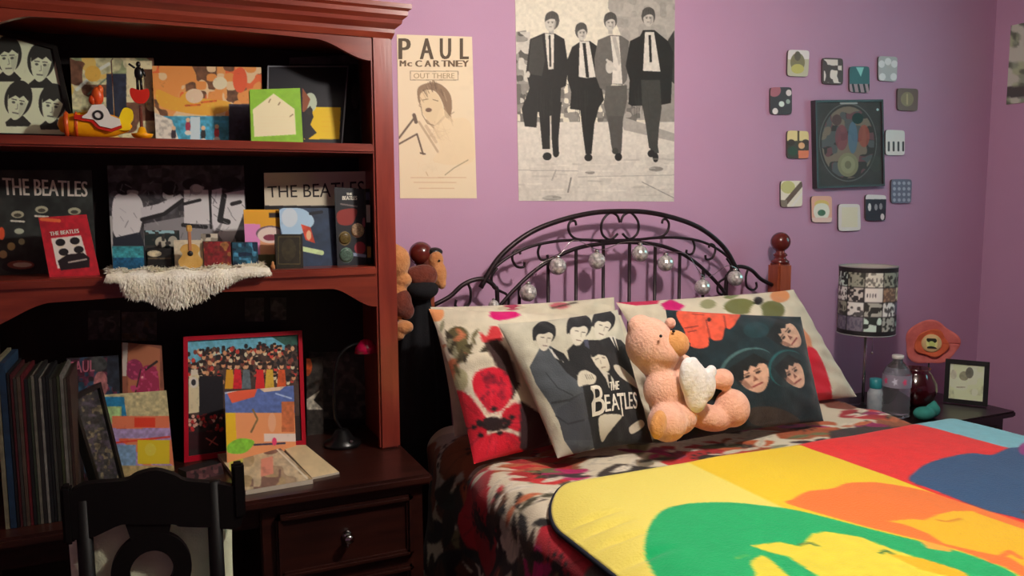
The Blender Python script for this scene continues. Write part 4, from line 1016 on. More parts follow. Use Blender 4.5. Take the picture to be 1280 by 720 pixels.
def paint_men(c):
    A = lambda x, y: (640 + x / 4, y / 4); B = lambda x, y: (640 + x / 4, 130 + y / 4)
    G = lambda k: (int(k * 1.0), int(k * .97), int(k * .92))
    c.poly([A(500, -400), A(820, -400), A(820, 600), A(560, 600), A(560, 200), A(480, 40)], G(168)); c.patches([G(160), G(178)], 9, 3, .6, [A(500, -300), A(820, -300), A(820, 180), A(560, 220), A(500, 60)])
    c.poly([A(20, 160), A(70, 150), A(80, 200), A(90, 440), A(20, 440)], G(150)); c.patches([G(90), G(200)], 7, 6, .55, [A(20, 160), A(90, 160), A(90, 520), A(20, 520)])
    for x0, x1 in ((20, 140), (230, 340), (420, 480), (560, 640)): c.patches([G(110), G(140)], 6, x0, .5, [A(x0, 420), A(x1, 420), A(x1, 630), A(x0, 630)])
    c.poly([A(740, 420), A(820, 300), A(820, 720), A(740, 700)], G(150)); c.poly([A(780, 200), A(812, 150), A(812, 420), A(790, 400)], G(60))
    c.poly([B(0, 90), B(820, 90), B(820, 560), B(0, 560)], G(214)); c.poly([B(540, 60), B(820, 150), B(820, 190), B(560, 130)], G(170))
    c.patches([G(204), G(208)], 14, 13, .55, [B(0, 270), B(820, 250), B(820, 560), B(0, 560)]); c.line([B(295, 370), B(280, 440)], 2, G(130)); c.line([B(220, 330), B(200, 380)], 1.6, G(160)); c.ell(*B(390, 342), 6, 2.4, G(140)); c.ell(*B(720, 325), 9, 3, G(140)); c.ell(*B(200, 470), 12, 3, G(150)); c.line([B(650, 390), B(810, 470)], 1.2, G(150)); c.line([B(30, 330), B(330, 335)], 1, G(170)); c.line([B(330, 365), B(810, 355)], 1, G(178))
    K = G(40); K2 = G(66); SH = G(216); SK = G(196)
    def head(x, y, w, h, turn=0):
        hx, hy = A(x, y); HRc = G(82)
        c.rect(hx - w * .32 + turn * .5, hy + h * .4, hx + w * .34 + turn * .5, hy + h * 1.35, G(176))
        c.ell(hx, hy - 1.2, w * .96, h * .92, HRc); c.ell(hx + turn * 1.1, hy + 2.2, w * .70, h * .80, SK)
        c.poly([(hx - w * .92, hy + h * .1), (hx - w * .8, hy - h * .7), (hx, hy - h * 1.05), (hx + w * .8, hy - h * .7), (hx + w * .92, hy + h * .15), (hx + w * .6, hy - h * .15), (hx + w * .2 + turn, hy - h * .28), (hx - w * .3 + turn, hy - h * .18), (hx - w * .65 + turn, hy)], HRc, smooth=True)
        c.poly([(hx + w * .25, hy), (hx + w * .62, hy - 1), (hx + w * .5, hy + h * .6), (hx + w * .2, hy + h * .85)], G(150), .6)
        for k in range(5): c.line([(hx - w * .6 + k * w * .3, hy - h * .85), (hx - w * .7 + k * w * .34, hy - h * .3)], .7, G(60), .6)
        for q in (-.26, .26): c.ell(hx + turn + q * w, hy + 1.4, 1.2, .7, G(90)); c.line([(hx + turn + q * w - 1.4, hy), (hx + turn + q * w + 1.4, hy)], .6, G(110))
        c.line([(hx + turn - 1.4, hy + h * .52), (hx + turn + 1.4, hy + h * .52)], .9, G(130))
    # man 1
    head(200, 108, 9.5, 12.5, -2); head(346, 158, 8, 11, 1); head(492, 108, 8.6, 11.5); head(682, 85, 9, 12)
    c.poly([A(90, 195), A(160, 165), A(215, 168), A(262, 195), A(282, 330), A(270, 430), A(245, 440), A(240, 560), A(128, 560), A(122, 638), A(64, 632), A(48, 545), A(88, 440), A(70, 360)], K)
    c.poly([A(95, 200), A(150, 178), A(165, 300), A(150, 380), A(80, 370)], K2, .8)
    c.poly([A(165, 168), A(210, 170), A(208, 345), A(182, 348), A(172, 250)], SH); c.line([A(188, 180), A(192, 330)], 2.4, K)
    c.poly([B(130, -10), B(250, -10), B(245, 30), B(190, 60), B(190, 225), B(152, 225)], K); c.poly([B(195, -10), B(248, -10), B(232, 180), B(235, 245), B(205, 250), B(198, 170)], K); c.ell(*B(176, 262), 5.6, 5, K); c.ell(*B(220, 245), 4, 5.4, K); c.ell(*A(80, 372), 2.4, 4, SK)
    # man 2
    c.poly([A(300, 235), A(345, 205), A(390, 205), A(425, 230), A(440, 390), A(460, 500), A(430, 545), A(418, 560), A(290, 545), A(296, 460), A(278, 400), A(272, 310)], K)
    c.poly([A(338, 208), A(385, 206), A(418, 385), A(372, 390), A(334, 384)], SH); c.poly([A(352, 215), A(368, 215), A(386, 388), A(370, 388)], K)
    c.poly([B(338, 0), B(440, 0), B(412, 100), B(398, 250), B(368, 250), B(352, 130)], K); c.ell(*B(382, 268), 5, 4.6, K)
    # man 3
    c.poly([A(430, 200), A(490, 175), A(545, 178), A(585, 205), A(580, 330), A(575, 400), A(555, 425), A(500, 420), A(470, 455), A(440, 440), A(415, 370), A(412, 290)], G(104))
    c.poly([A(492, 180), A(535, 182), A(552, 420), A(500, 418), A(505, 300)], SH); c.poly([A(500, 185), A(520, 185), A(545, 300), A(535, 330)], G(180)); c.ell(*A(488, 335), 5, 8, SK); c.line([A(475, 300), A(520, 350)], 3, G(200))
    c.poly([A(470, 430), A(575, 425), A(576, 500), A(555, 600), A(550, 720), A(498, 720), A(478, 600), A(458, 520)], G(92)); c.poly([B(480, 60), B(556, 60), B(548, 230), B(545, 250), B(505, 245), B(495, 200)], G(84)); c.ell(*B(532, 265), 4.6, 5, K); c.ell(*B(516, 235), 4, 4, K2)
    # man 4
    c.poly([A(590, 205), A(640, 180), A(655, 150), A(712, 150), A(780, 205), A(806, 260), A(800, 400), A(795, 515), A(745, 525), A(600, 530), A(582, 520), A(588, 400), A(568, 330)], K)
    c.poly([A(665, 160), A(710, 160), A(742, 358), A(655, 354)], SH); c.poly([A(682, 175), A(695, 175), A(700, 310), A(688, 312)], K)
    c.poly([A(645, 400), A(740, 400), A(748, 540), A(735, 640), A(728, 740), A(685, 740), A(668, 620), A(650, 520)], K2); c.poly([B(662, 0), B(742, 0), B(728, 200), B(735, 245), B(700, 250), B(684, 200)], K2); c.ell(*B(718, 268), 3.6, 6, K); c.ell(*B(696, 248), 4.6, 4.6, K)
    rg = random.Random(9)
    for k in range(60):
        x_, y_ = rg.uniform(645, 840), 198 + 54 * rg.random() ** 1.3
        c.line([(x_, y_), (x_ + rg.uniform(8, 30), y_ + rg.uniform(-.8, .8))], rg.uniform(.8, 2.6), G(rg.choice([196, 226, 206, 180, 232])), .5)
    for k in range(40):
        x_, y_ = rg.choice([(680, 120), (730, 118), (800, 112)]); x_ += rg.uniform(-10, 10); y_ += 0
        c.line([(x_, y_ + rg.uniform(-10, 10)), (x_ + rg.uniform(-2, 3), y_ + rg.uniform(14, 40))], .7, G(58), .35)
    c.mottle(.06, 3.2, 5)
slab('poster', wq((643, -56), (844, -64), (842.5, 252), (648.5, 251)), .0015, paint_men, M_PAPER, None, 'large black and white wall poster of four suited men walking in a street', 'poster', base=(222, 214, 196), step=.7)

GAIN = 2.0
# small tiles around the clock
tiles = [
 ((985, 62), (1012, 63), (1010, 96), (984, 95), (150, 146, 128), lambda c: (c.rect(985, 60, 1013, 74, (206, 200, 200)), c.ell(997, 78, 9, 12, (104, 98, 76)), c.ell(997, 86, 8, 6, (150, 144, 84)), c.ell(997, 70, 4, 6, (80, 74, 66))), 'square wall tile with brown figure on white, top left of the ring'),
 ((1028, 72), (1054, 73), (1054, 106), (1028, 105), (66, 56, 56), lambda c: (c.patches([(176, 166, 160)], 5, 4, .55), c.line([(1028, 72), (1054, 73), (1054, 106), (1028, 105), (1028, 72)], 4, (66, 56, 56))), 'dark brown tile with pale photo squares, upper ring'),
 ((1062, 83), (1087, 83), (1087, 116), (1062, 115), (52, 84, 88), lambda c: (c.poly([(1070, 84), (1080, 84), (1076, 96)], (110, 160, 156)), c.rect(1060, 105, 1090, 118, (130, 110, 116)), [c.line([(x, 106), (x + 2, 116)], 2.5, (36, 40, 44)) for x in (1066, 1073, 1080, 1086)]), 'teal and grey wall tile, right above the framed disc'),
 ((1098, 70), (1122, 71), (1121, 102), (1098, 101), (140, 142, 144), lambda c: [c.ell(x, y, 4, 4.5, (196, 196, 198)) for x, y in ((1102, 80), (1118, 80), (1103, 96), (1117, 96), (1110, 77))], 'pale grey tile with white dots, upper right of ring'),
 ((1122, 110), (1148, 111), (1147, 139), (1122, 138), (92, 80, 76), lambda c: (c.ell(1134, 124, 8, 9, (112, 104, 84)), c.line([(1134, 118), (1134, 130)], 2, (140, 128, 100))), 'plain brown wall tile, right of the framed disc top corner'),
 ((963, 109), (990, 109), (990, 143), (963, 143), (54, 50, 54), lambda c: (c.ell(968, 113, 8, 8, (130, 80, 90)), c.ell(977, 130, 3.5, 3.5, (176, 186, 180)), c.ell(986, 116, 3.5, 4, (170, 160, 160)), c.ell(969, 139, 3.5, 4, (190, 180, 180)), c.ell(985, 127, 2.6, 3, (120, 130, 124))), 'dark tile with scattered pale spots, leftmost of the ring'),
 ((984, 163), (1011, 164), (1011, 198), (984, 198), (56, 46, 40), lambda c: (c.rect(984, 163, 1012, 176, (216, 196, 140)), c.line([(998, 164), (998, 180)], 2.6, (60, 46, 30)), [c.ell(x, 178, 4.5, 4, (50, 34, 28)) for x in (989, 1007)], c.ell(991, 189, 6, 6, (44, 56, 44)), c.rect(998, 188, 1012, 198, (170, 96, 70)), c.ell(1002, 182, 4, 4, (196, 150, 110))), 'cream and black tile with orange corner, left of the framed disc'),
 ((1107, 162), (1131, 163), (1131, 194), (1107, 194), (190, 186, 184), lambda c: (c.rect(1107, 162, 1132, 176, (172, 170, 168)), [c.line([(x, 178), (x, 188)], 2.6, (50, 50, 52)) for x in (1111, 1117, 1123, 1129)]), 'white tile with four tiny dark figures, right of framed disc'),
 ((976, 226), (1003, 226), (1003, 258), (976, 259), (196, 190, 176), lambda c: (c.ell(985, 234, 9, 8, (150, 148, 100)), c.line([(980, 256), (1002, 230)], 6, (80, 66, 58)), c.line([(990, 258), (1004, 240)], 2.4, (226, 220, 214)), c.rect(976, 250, 984, 260, (100, 90, 80))), 'tile with a diagonal brown band, lower left of the ring'),
 ((1014, 245), (1040, 245), (1040, 278), (1015, 278), (206, 160, 140), lambda c: (c.ell(1027, 264, 10, 12, (196, 196, 184)), c.ell(1027, 255, 9, 5, (170, 150, 90)), c.ell(1027, 258, 8, 4, (196, 196, 184)), c.ell(1027, 266, 5, 4, (60, 90, 70)), c.rect(1015, 272, 1041, 279, (206, 180, 170))), 'pink tile with a white and olive arch, below framed disc left'),
 ((1048, 255), (1075, 255), (1076, 288), (1048, 289), (196, 190, 186), lambda c: c.rect(1052, 259, 1072, 284, (186, 180, 160)), 'blank off-white tile at the bottom of the ring'),
 ((1082, 243), (1108, 244), (1107, 276), (1082, 276), (40, 38, 46), lambda c: (c.rect(1080, 243, 1110, 249, (190, 186, 186)), c.ell(1087, 259, 2, 5, (170, 166, 166)), c.ell(1095, 259, 2, 4, (120, 116, 120)), c.ell(1103, 271, 2.4, 4, (200, 190, 190)), c.ell(1101, 258, 2, 4, (120, 116, 120))), 'black tile with a white top strip, below framed disc right'),
 ((1114, 224), (1140, 224), (1139, 254), (1114, 254), (84, 88, 104), lambda c: [c.ell(1118 + 6 * i, 229 + 7 * j, 1.9, 2.2, (130, 134, 146)) for i in range(4) for j in range(4)], 'blue-grey tile with rows of dots, lower right of the ring'),
]
M_TILE = mat('tile_edge', (90, 76, 78), .5, col2=(80, 68, 70))
for tl, tr, br, bl_, bc, pnt, lb in tiles:
    c4 = wq(tl, tr, br, bl_, Y=-.010)
    slab('wall_tile', c4, .008, pnt, M_TILE, None, lb, 'wall tile', 'small square tiles ringed around the framed disc', base=bc, step=.55, round_=True, pm=M_GLOSSP)
# framed picture disc
def paint_clock(c):
    cx, cy = 1060, 178
    c.mottle(.08, 8, 4)
    for r in (1.0,): c.ell(cx, cy, 36, 49, (96, 94, 92)); c.ell(cx, cy, 35, 47.6, (60, 54, 54))
    c.patches([(104, 70, 74), (84, 84, 86), (118, 104, 92)], 9, 6, .58, [(cx + 33 * math.cos(a), cy + 45 * math.sin(a)) for a in np.linspace(0, 2 * PI, 30)[:-1]])
    c.ell(1052, 172, 8, 16, (120, 66, 74), a=.8); c.ell(1080, 170, 7, 14, (150, 76, 64), a=.8); c.ell(1066, 172, 6, 20, (84, 106, 126), a=.9); c.ell(1046, 150, 6, 7, (86, 66, 66)); c.ell(1072, 148, 7, 7, (40, 52, 50))
    c.ell(1060, 206, 13, 15, (124, 122, 96)); c.ell(1060, 206, 9, 11, (138, 136, 108)); c.ell(1060, 206, 4, 5, (110, 106, 84)); c.line([(1051, 129), (1071, 129)], 2.4, (150, 150, 150)); c.ell(1097, 137, 1.6, 1.6, (170, 190, 190))
    c.ell(1095, 205, 8, 10, (70, 70, 64), a=.6)
GAIN = 1.3
fr = thing('framed_picture', on(1, -.002, 1062, 236), 'black square framed disc picture hung on the wall inside the ring of tiles', 'picture')
c4 = wq((1020, 128), (1101, 127), (1103, 230), (1022, 233), Y=-.022)
slab('picture', c4, .018, paint_clock, M_BLKF, fr, base=(64, 58, 58), pm=mat('glazed_print', attr=True, rough=.5, spec=.25), step=.6)
frame_bars(c4, .0085, .02, mat('slate_frame', (56, 54, 58), .4, col2=(62, 60, 64)), fr, proud=.006)

GAIN = 1.5
# ------- hanging piece at the right wall, only its edge in frame
p0 = on(0, XR - .004, 1264, 32); p1 = on(0, XR - .004, 1264, 130)
yb = p0[1]; 
c4 = [(XR - .006, yb, p0[2]), (XR - .006, yb - .5, p0[2]), (XR - .006, yb - .5, p1[2]), (XR - .006, yb, p1[2])]
slab('wall_hanging', c4, .005, lambda c: (c.patches([(150, 160, 130), (90, 96, 84), (170, 172, 160)], 9, 5, .55), c.rect(1255, 108, 1400, 122, (70, 68, 68))), M_PAPER, None, 'pale green patterned wall hanging at the upper right frame edge', 'wall hanging', base=(126, 134, 116), step=2.5)

GAIN = 1.0
# ================================================================== BED
BX = 1.503; HBY = -.10
bed = thing('bed', (BX, -1.1, 0), 'double bed with arched black iron headboard between turned wooden posts', 'bed')
def hb(px, py): p = on(1, HBY, px, py); return (p[0], HBY, p[2])
def mir(pts): return [(2 * BX - x, y, z) for x, y, z in pts]
def sym(pts): return pts + mir(pts)[::-1]
A0 = [(.805, HBY, 1.150), (.862, HBY, 1.176), (.905, HBY, 1.212), (.946, HBY, 1.228), (.99, HBY, 1.222)]
arch = [(.97, HBY, 1.20), (1.026, HBY, 1.284), (1.09, HBY, 1.340), (1.173, HBY, 1.386), (1.279, HBY, 1.419), (1.395, HBY, 1.440), (BX, HBY, 1.444)]
full = arch + mir(arch[:-1])[::-1]
MB().tube(spline(full, 5), .009, 10).build('outer_arch', M_IRON, bed)
sw = [(.805, HBY, 1.150), (.862, HBY, 1.176), (.905, HBY, 1.210), (.946, HBY, 1.226), (.985, HBY, 1.226), (1.02, HBY, 1.20), (1.03, HBY, 1.15), (1.03, HBY, .8)]
for s_ in (0, 1):
    P = spline(sw, 5); MB().tube(mir(P) if s_ else P, .0078, 8).build('shoulder_rail', M_IRON, bed)
mid = [(.985, HBY, 1.235), (1.055, HBY, 1.288), (1.143, HBY, 1.327), (1.248, HBY, 1.345), (1.357, HBY, 1.347), (1.42, HBY, 1.343), (BX, HBY, 1.342)]
MB().tube(spline(mid + mir(mid[:-1])[::-1], 5), .0052, 8).build('middle_arch', M_IRON, bed)
inn = [(1.0, HBY, 1.08), (1.045, HBY, 1.142), (1.128, HBY, 1.218), (1.203, HBY, 1.269), (1.279, HBY, 1.303), (1.357, HBY, 1.324), (1.46, HBY, 1.334), (BX, HBY, 1.335)]
MB().tube(spline(inn + mir(inn[:-1])[::-1], 5), .0072, 8).build('inner_arch', M_IRON, bed)
bars = [1.11, 1.218, 1.326, 1.435, 1.544, 1.652, 1.76, 1.87]
iz = spline(inn + mir(inn[:-1])[::-1], 12)
for x in [1.11, 1.218, 1.326, 1.435, 1.543, 1.652, 1.76, 1.868]:
    z1 = min(iz, key=lambda q: abs(q[0] - x))[2]
    MB().tube([(x, HBY, .55), (x, HBY, z1)], .0062, 8).build('baluster', M_IRON, bed)
MB().tube([(.79, HBY, .55), (2.215, HBY, .55)], .011, 8).build('lower_rail', M_IRON, bed)
def scroll(c, r0, turns, a0, sgn=1, tail=None, n=22):
    pts = []
    for i in range(n):
        t = i / (n - 1); r = r0 * (.22 + .78 * t); a = a0 + sgn * 2 * PI * turns * t
        pts.append((c[0] + r * math.cos(a), HBY, c[1] + r * math.sin(a)))
    if tail: pts += [(x, HBY, z) for x, z in tail]
    return pts
def two(pts, r=.0046, name='scroll'):
    MB().tube(pts, r, 7).build(name, M_IRON, bed); MB().tube(mir(pts), r, 7).build(name, M_IRON, bed)
two(spline([(BX - .002, HBY, 1.405), (BX - .014, HBY, 1.43), (BX - .045, HBY, 1.438), (BX - .075, HBY, 1.405), (BX - .072, HBY, 1.365), (BX - .04, HBY, 1.345), (BX - .01, HBY, 1.365)], 5))
two(spline([(1.326, HBY, 1.398), (1.322, HBY, 1.412), (1.306, HBY, 1.412), (1.296, HBY, 1.395), (1.302, HBY, 1.37), (1.325, HBY, 1.352), (1.365, HBY, 1.347)], 5))
two(spline([(1.115, HBY, 1.305), (1.108, HBY, 1.318), (1.09, HBY, 1.312), (1.085, HBY, 1.29), (1.10, HBY, 1.265), (1.125, HBY, 1.262), (1.13, HBY, 1.278)], 5))
two(spline([(1.19, HBY, 1.338), (1.18, HBY, 1.31), (1.19, HBY, 1.285), (1.215, HBY, 1.285), (1.215, HBY, 1.30)], 5))
two(spline([(1.03, HBY, 1.262), (1.01, HBY, 1.235), (1.015, HBY, 1.20), (1.04, HBY, 1.185), (1.065, HBY, 1.17), (1.07, HBY, 1.14), (1.05, HBY, 1.125), (1.035, HBY, 1.135)], 5))
two(spline([(.885, HBY, 1.165), (.882, HBY, 1.145), (.90, HBY, 1.135), (.93, HBY, 1.15), (.935, HBY, 1.19), (.925, HBY, 1.218)], 5))
MB().box(BX - .085, BX + .085, HBY - .008, HBY + .008, 1.331, 1.347, bev=.003).build('centre_collar', M_IRON, bed)
for x, s_ in ((.768, -1), (2.238, 1)):
    po = MB().box(x - .034, x + .034, HBY - .034, HBY + .034, 0, 1.235, bev=.008)
    pobj = po.build('bed_post', M_POST, bed)
    MB().lathe([(.034, 1.234), (.036, 1.242), (.026, 1.250), (.020, 1.258), (.028, 1.266), (.024, 1.272), (.016, 1.278), (.018, 1.284)], (x, HBY, 0), 24).ball((x, HBY, 1.318), .038, sub=4).build('finial', M_BALLW, pobj)
for x in (.775, 2.21):
    MB().box(x, x + .025, -2.02, HBY - .03, .28, .42, bev=.005).build('side_rail', M_POST, bed)
for x in (.80, 2.20): MB().box(x - .03, x + .03, -2.05, -1.99, 0, .55, bev=.008).build('foot_post', M_POST, bed)
MB().box(.81, 2.195, -1.97, -.15, .26, .48, bev=.03).build('box_spring', M_MATT, bed)
MB().box(.81, 2.195, -1.98, -.15, .48, .72, bev=.05).build('mattress', M_MATT, bed)

# mirror ball string on the headboard
def mball(px, py, r):
    p = on(1, -.125, px, py); rr = r * depth_of(p) / F * 1.0
    b = thing('mirror_ball', p - np.array([0, 0, rr]), '', 'ornament', 'silver mirror balls hung on the headboard')
    mb = MB(); bm = bmesh.new(); bmesh.ops.create_uvsphere(bm, u_segments=18, v_segments=11, radius=rr); bmesh.ops.translate(bm, verts=bm.verts, vec=Vector(p)); mb.bm(bm, 0, False)
    mb.build('ball', M_SILVER, b)
    MB().lathe([(rr * .3, 0), (rr * .3, rr * .25), (rr * .12, rr * .35)], (p[0], p[1], p[2] + rr * .95), 12).build('cap', M_CHROME, b)
    return b, p, rr
b0, p0, rr0 = mball(697, 333, 11)
b0['label'] = 'mirror ball ornament above the pale cushion, third from the left of the string'
pw = [(746, 326, 'mirror ball ornament hanging below the large wall poster, left of the arch centre scrolls'), (800, 317, 'mirror ball ornament right of the arch centre scrolls, fourth from the right of the string'),
      (832, 329, 'mirror ball ornament hung slightly lower, third from the right of the string'), (660, 366, 'lowest left mirror ball, touching the left floral pillow'),
      (878, 359, 'mirror ball low on the right, just above the right floral pillow'), (919, 348, 'mirror ball at the right shoulder of the headboard'), (617, 377, 'half hidden mirror ball at the left shoulder above the floral pillow')]
for x, y, lb in pw:
    p = on(1, -.125, x, y); c_ = copy_tree(b0); c_.location = tuple(p - np.array([0, 0, rr0])); c_['label'] = lb
    if (x, y) == (617, 377): c_.scale = (.6,) * 3
th = [hb(660, 352), hb(672, 330), hb(697, 318), hb(715, 300), hb(746, 312), hb(775, 303), hb(800, 303), hb(832, 314), hb(856, 318), hb(878, 346), hb(905, 332), hb(919, 336)]
th = [(x, -.116, z) for x, y, z in th]
MB().tube(spline(th, 5), .0014, 5).build('bead_cord', M_CHROME, None, 'thin silver cord strung along the headboard between the mirror balls', 'cord')

# comforter --------------------------------------------------------------
ZB = .755
rs = np.random.RandomState(3)
def comforter():
    XLb, XRb = .775, 2.235
    drop = .62; W = XRb - XLb; Lt = W + 2 * drop
    nu, nv = 400, 280
    sg = np.linspace(-drop, W + drop, nu); yy = np.linspace(-.16, -2.06, nv)
    S, Yg = np.meshgrid(sg, yy)
    R = .07
    def prof(s):
        # s<0 hangs left ; returns x,z,(nx,nz)
        X = np.zeros_like(s); Z_ = np.zeros_like(s); NX = np.zeros_like(s); NZ = np.zeros_like(s)
        q = R * PI / 2
        # left
        for sgn, base_, d in ((-1, XLb, -s), (1, XRb, s - W)):
            flat = d <= -q / 2; arc = (d > -q / 2) & (d < q / 2); hang = d >= q / 2
            a = np.clip((d + q / 2) / R, 0, PI / 2)
            xa = base_ - sgn * (R) + sgn * R * np.sin(a) + sgn * .02
            za = ZB - R + R * np.cos(a)
            if sgn == -1: sel = s < W / 2
            else: sel = s >= W / 2
            X = np.where(sel & arc, xa, X); Z_ = np.where(sel & arc, za, Z_); NX = np.where(sel & arc, sgn * np.sin(a), NX); NZ = np.where(sel & arc, np.cos(a), NZ)
            X = np.where(sel & hang, base_ + sgn * .02 + sgn * .05 * (d - q / 2), X); Z_ = np.where(sel & hang, ZB - R - (d - q / 2), Z_); NX = np.where(sel & hang, sgn, NX)
            fx = base_ - sgn * (R) + sgn * .02 - sgn * (-d - q / 2)
            X = np.where(sel & flat, fx, X); Z_ = np.where(sel & flat, ZB, Z_); NZ = np.where(sel & flat, 1, NZ)
        return X, Z_, NX, NZ
    X, Z_, NX, NZ = prof(S)
    hangL = np.clip((-S + .02) / .35, 0, 1); hangR = np.clip((S - W + .02) / .35, 0, 1); hg = np.maximum(hangL, hangR)
    fold = np.sin(Yg * 17 + 2.2 * vnoise(S * 3 + 9, Yg * 4 + 20, 5) * 3) * .022 * hg + .02 * hg * (vnoise(S * 6 + 8, Yg * 9 + 30, 8) - .4)
    puff = (vnoise(S * 5 + 20, Yg * 6 + 30, 2) - .5) * .022 + (vnoise(S * 13 + 20, Yg * 13 + 30, 4) - .5) * .010
    # plump top end, flatter under the throw
    near = np.clip((Yg + .95) / .3, 0, 1)
    d = fold + puff * (.35 + .65 * near) + .008 * near
    X = X + NX * d; Z2 = Z_ + NZ * d
    P = np.stack([X, Yg, Z2], -1)
    P[..., 2] = np.maximum(P[..., 2], .04)
    return P, S, Yg
CP, CS, CYg = comforter()
def hot(c, x, y, r, col, dark, seed, squash=1):
    rnd = random.Random(seed); k = rnd.choice([4, 5, 5]); a0 = rnd.random() * 6
    for i in range(k):
        a = a0 + 2 * PI * i / k
        px, py = x + r * .52 * math.cos(a), y + r * .52 * math.sin(a)
        c.poly([(px + r * .62 * math.cos(b) * (1 + .14 * math.sin(3 * b + i)), py + r * .5 * math.sin(b) * (1 + .12 * math.sin(4 * b + i))) for b in np.linspace(0, 2 * PI, 18)[:-1]], [min(255, v * (1 if i % 2 else .86)) for v in col], smooth=False)
        c.line([(x, y), (x + r * .95 * math.cos(a + .2), y + r * .95 * math.sin(a + .2))], r * .035, [v * .6 for v in col], .7)
        c.line([(x, y), (x + r * .8 * math.cos(a - .25), y + r * .8 * math.sin(a - .25))], r * .03, [v * .65 for v in col], .6)
    c.ell(x, y, r * .26, r * .24, dark)
    for i in range(12):
        a = i * 2 * PI / 12; c.ell(x + r * .34 * math.cos(a), y + r * .34 * math.sin(a), r * .05, r * .05, dark)
    c.ell(x, y, r * .08, r * .08, (120, 110, 70))
def leaf(c, x, y, L, a, col):
    ca, sa = math.cos(a), math.sin(a)
    pts = [(0, 0), (.3, .17), (.6, .16), (1, 0), (.6, -.15), (.3, -.16)]
    c.poly([(x + L * (p * ca - q * sa), y + L * (p * sa + q * ca)) for p, q in pts], col, smooth=True)
    c.line([(x, y), (x + L * ca, y + L * sa)], L * .025, [v * .6 for v in col])
def floral(c, x0, x1, y0, y1, n, r, seed):
    rnd = random.Random(seed)
    c.mottle(.05, r, seed)
    for k in range(int(n * 2.2)):
        leaf(c, rnd.uniform(x0, x1), rnd.uniform(y0, y1), r * rnd.uniform(.8, 1.6), rnd.uniform(0, 6.3), rnd.choice([(96, 92, 60), (130, 128, 84), (70, 62, 44), (150, 150, 120), (40, 34, 32)]))
    cols = [((196, 20, 44), (30, 12, 18)), ((206, 26, 110), (60, 10, 40)), ((190, 90, 44), (50, 24, 16)), ((206, 36, 40), (24, 12, 14)), ((150, 84, 50), (40, 24, 18)), ((60, 50, 46), (20, 16, 18)), ((214, 206, 190), (40, 34, 36))]
    for k in range(n):
        cc = rnd.choice(cols); hot(c, rnd.uniform(x0, x1), rnd.uniform(y0, y1), r * rnd.uniform(.6, 1.3), cc[0], cc[1], seed + k)
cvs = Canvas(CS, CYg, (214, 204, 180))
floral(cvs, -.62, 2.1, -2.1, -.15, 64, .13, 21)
rnd = random.Random(77)
def darkleaves_and_shade(n, sx0, sx1, y0, y1, L0, L1):
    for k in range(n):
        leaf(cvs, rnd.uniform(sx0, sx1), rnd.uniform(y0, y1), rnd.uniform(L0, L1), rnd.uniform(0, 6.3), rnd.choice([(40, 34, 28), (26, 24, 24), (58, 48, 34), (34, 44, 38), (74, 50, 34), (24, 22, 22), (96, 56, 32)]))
darkleaves_and_shade(260, -.62, -.12, -2.0, -.2, .10, .2)  # dark leaf print, packed this dense to paint in the hanging side's shade
# what is visible of the drop at the photo's lower middle
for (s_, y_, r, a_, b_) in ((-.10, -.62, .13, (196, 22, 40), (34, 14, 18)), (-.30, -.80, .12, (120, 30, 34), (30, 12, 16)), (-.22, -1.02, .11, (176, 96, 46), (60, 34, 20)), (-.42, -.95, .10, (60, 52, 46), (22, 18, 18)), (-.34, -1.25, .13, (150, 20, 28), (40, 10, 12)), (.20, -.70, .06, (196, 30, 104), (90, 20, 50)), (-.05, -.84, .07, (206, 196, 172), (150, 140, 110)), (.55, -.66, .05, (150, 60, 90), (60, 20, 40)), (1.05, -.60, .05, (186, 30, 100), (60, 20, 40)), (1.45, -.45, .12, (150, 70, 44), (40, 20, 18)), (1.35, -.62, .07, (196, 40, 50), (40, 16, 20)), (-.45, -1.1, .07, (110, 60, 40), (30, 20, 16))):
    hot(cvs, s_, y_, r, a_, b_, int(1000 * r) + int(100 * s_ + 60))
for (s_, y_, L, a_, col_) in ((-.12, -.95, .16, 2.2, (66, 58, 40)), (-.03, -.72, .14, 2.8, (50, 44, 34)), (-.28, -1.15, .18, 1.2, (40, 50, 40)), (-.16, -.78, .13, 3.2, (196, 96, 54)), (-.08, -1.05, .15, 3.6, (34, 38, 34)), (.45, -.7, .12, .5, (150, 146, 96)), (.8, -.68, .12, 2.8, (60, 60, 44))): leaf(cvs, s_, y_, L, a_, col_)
darkleaves_and_shade(22, -.30, -.06, -1.3, -.70, .07, .13)
darkleaves_and_shade(9, -.06, .02, -1.1, -.72, .05, .09)
rnd = random.Random(5)
for k in range(75):   # small sprigs along the open strip above the throw
    x_, y_ = rnd.uniform(-.02, 1.45), rnd.uniform(-.84, -.52)
    cc_ = rnd.choice([(190, 24, 104), (150, 24, 90), (110, 112, 70), (70, 66, 44), (200, 110, 70), (60, 40, 46), (226, 216, 196), (226, 216, 196), (222, 212, 190), (230, 222, 204), (216, 206, 184)])
    for q in range(3): leaf(cvs, x_, y_, rnd.uniform(.04, .09), rnd.uniform(-.7, .7) + (PI if q % 2 else 0), cc_)
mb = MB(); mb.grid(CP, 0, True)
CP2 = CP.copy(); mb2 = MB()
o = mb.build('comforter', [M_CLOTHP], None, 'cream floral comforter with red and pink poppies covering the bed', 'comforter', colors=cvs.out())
so = o.modifiers.new('thickness', 'SOLIDIFY'); so.thickness = .012; so.offset = -1

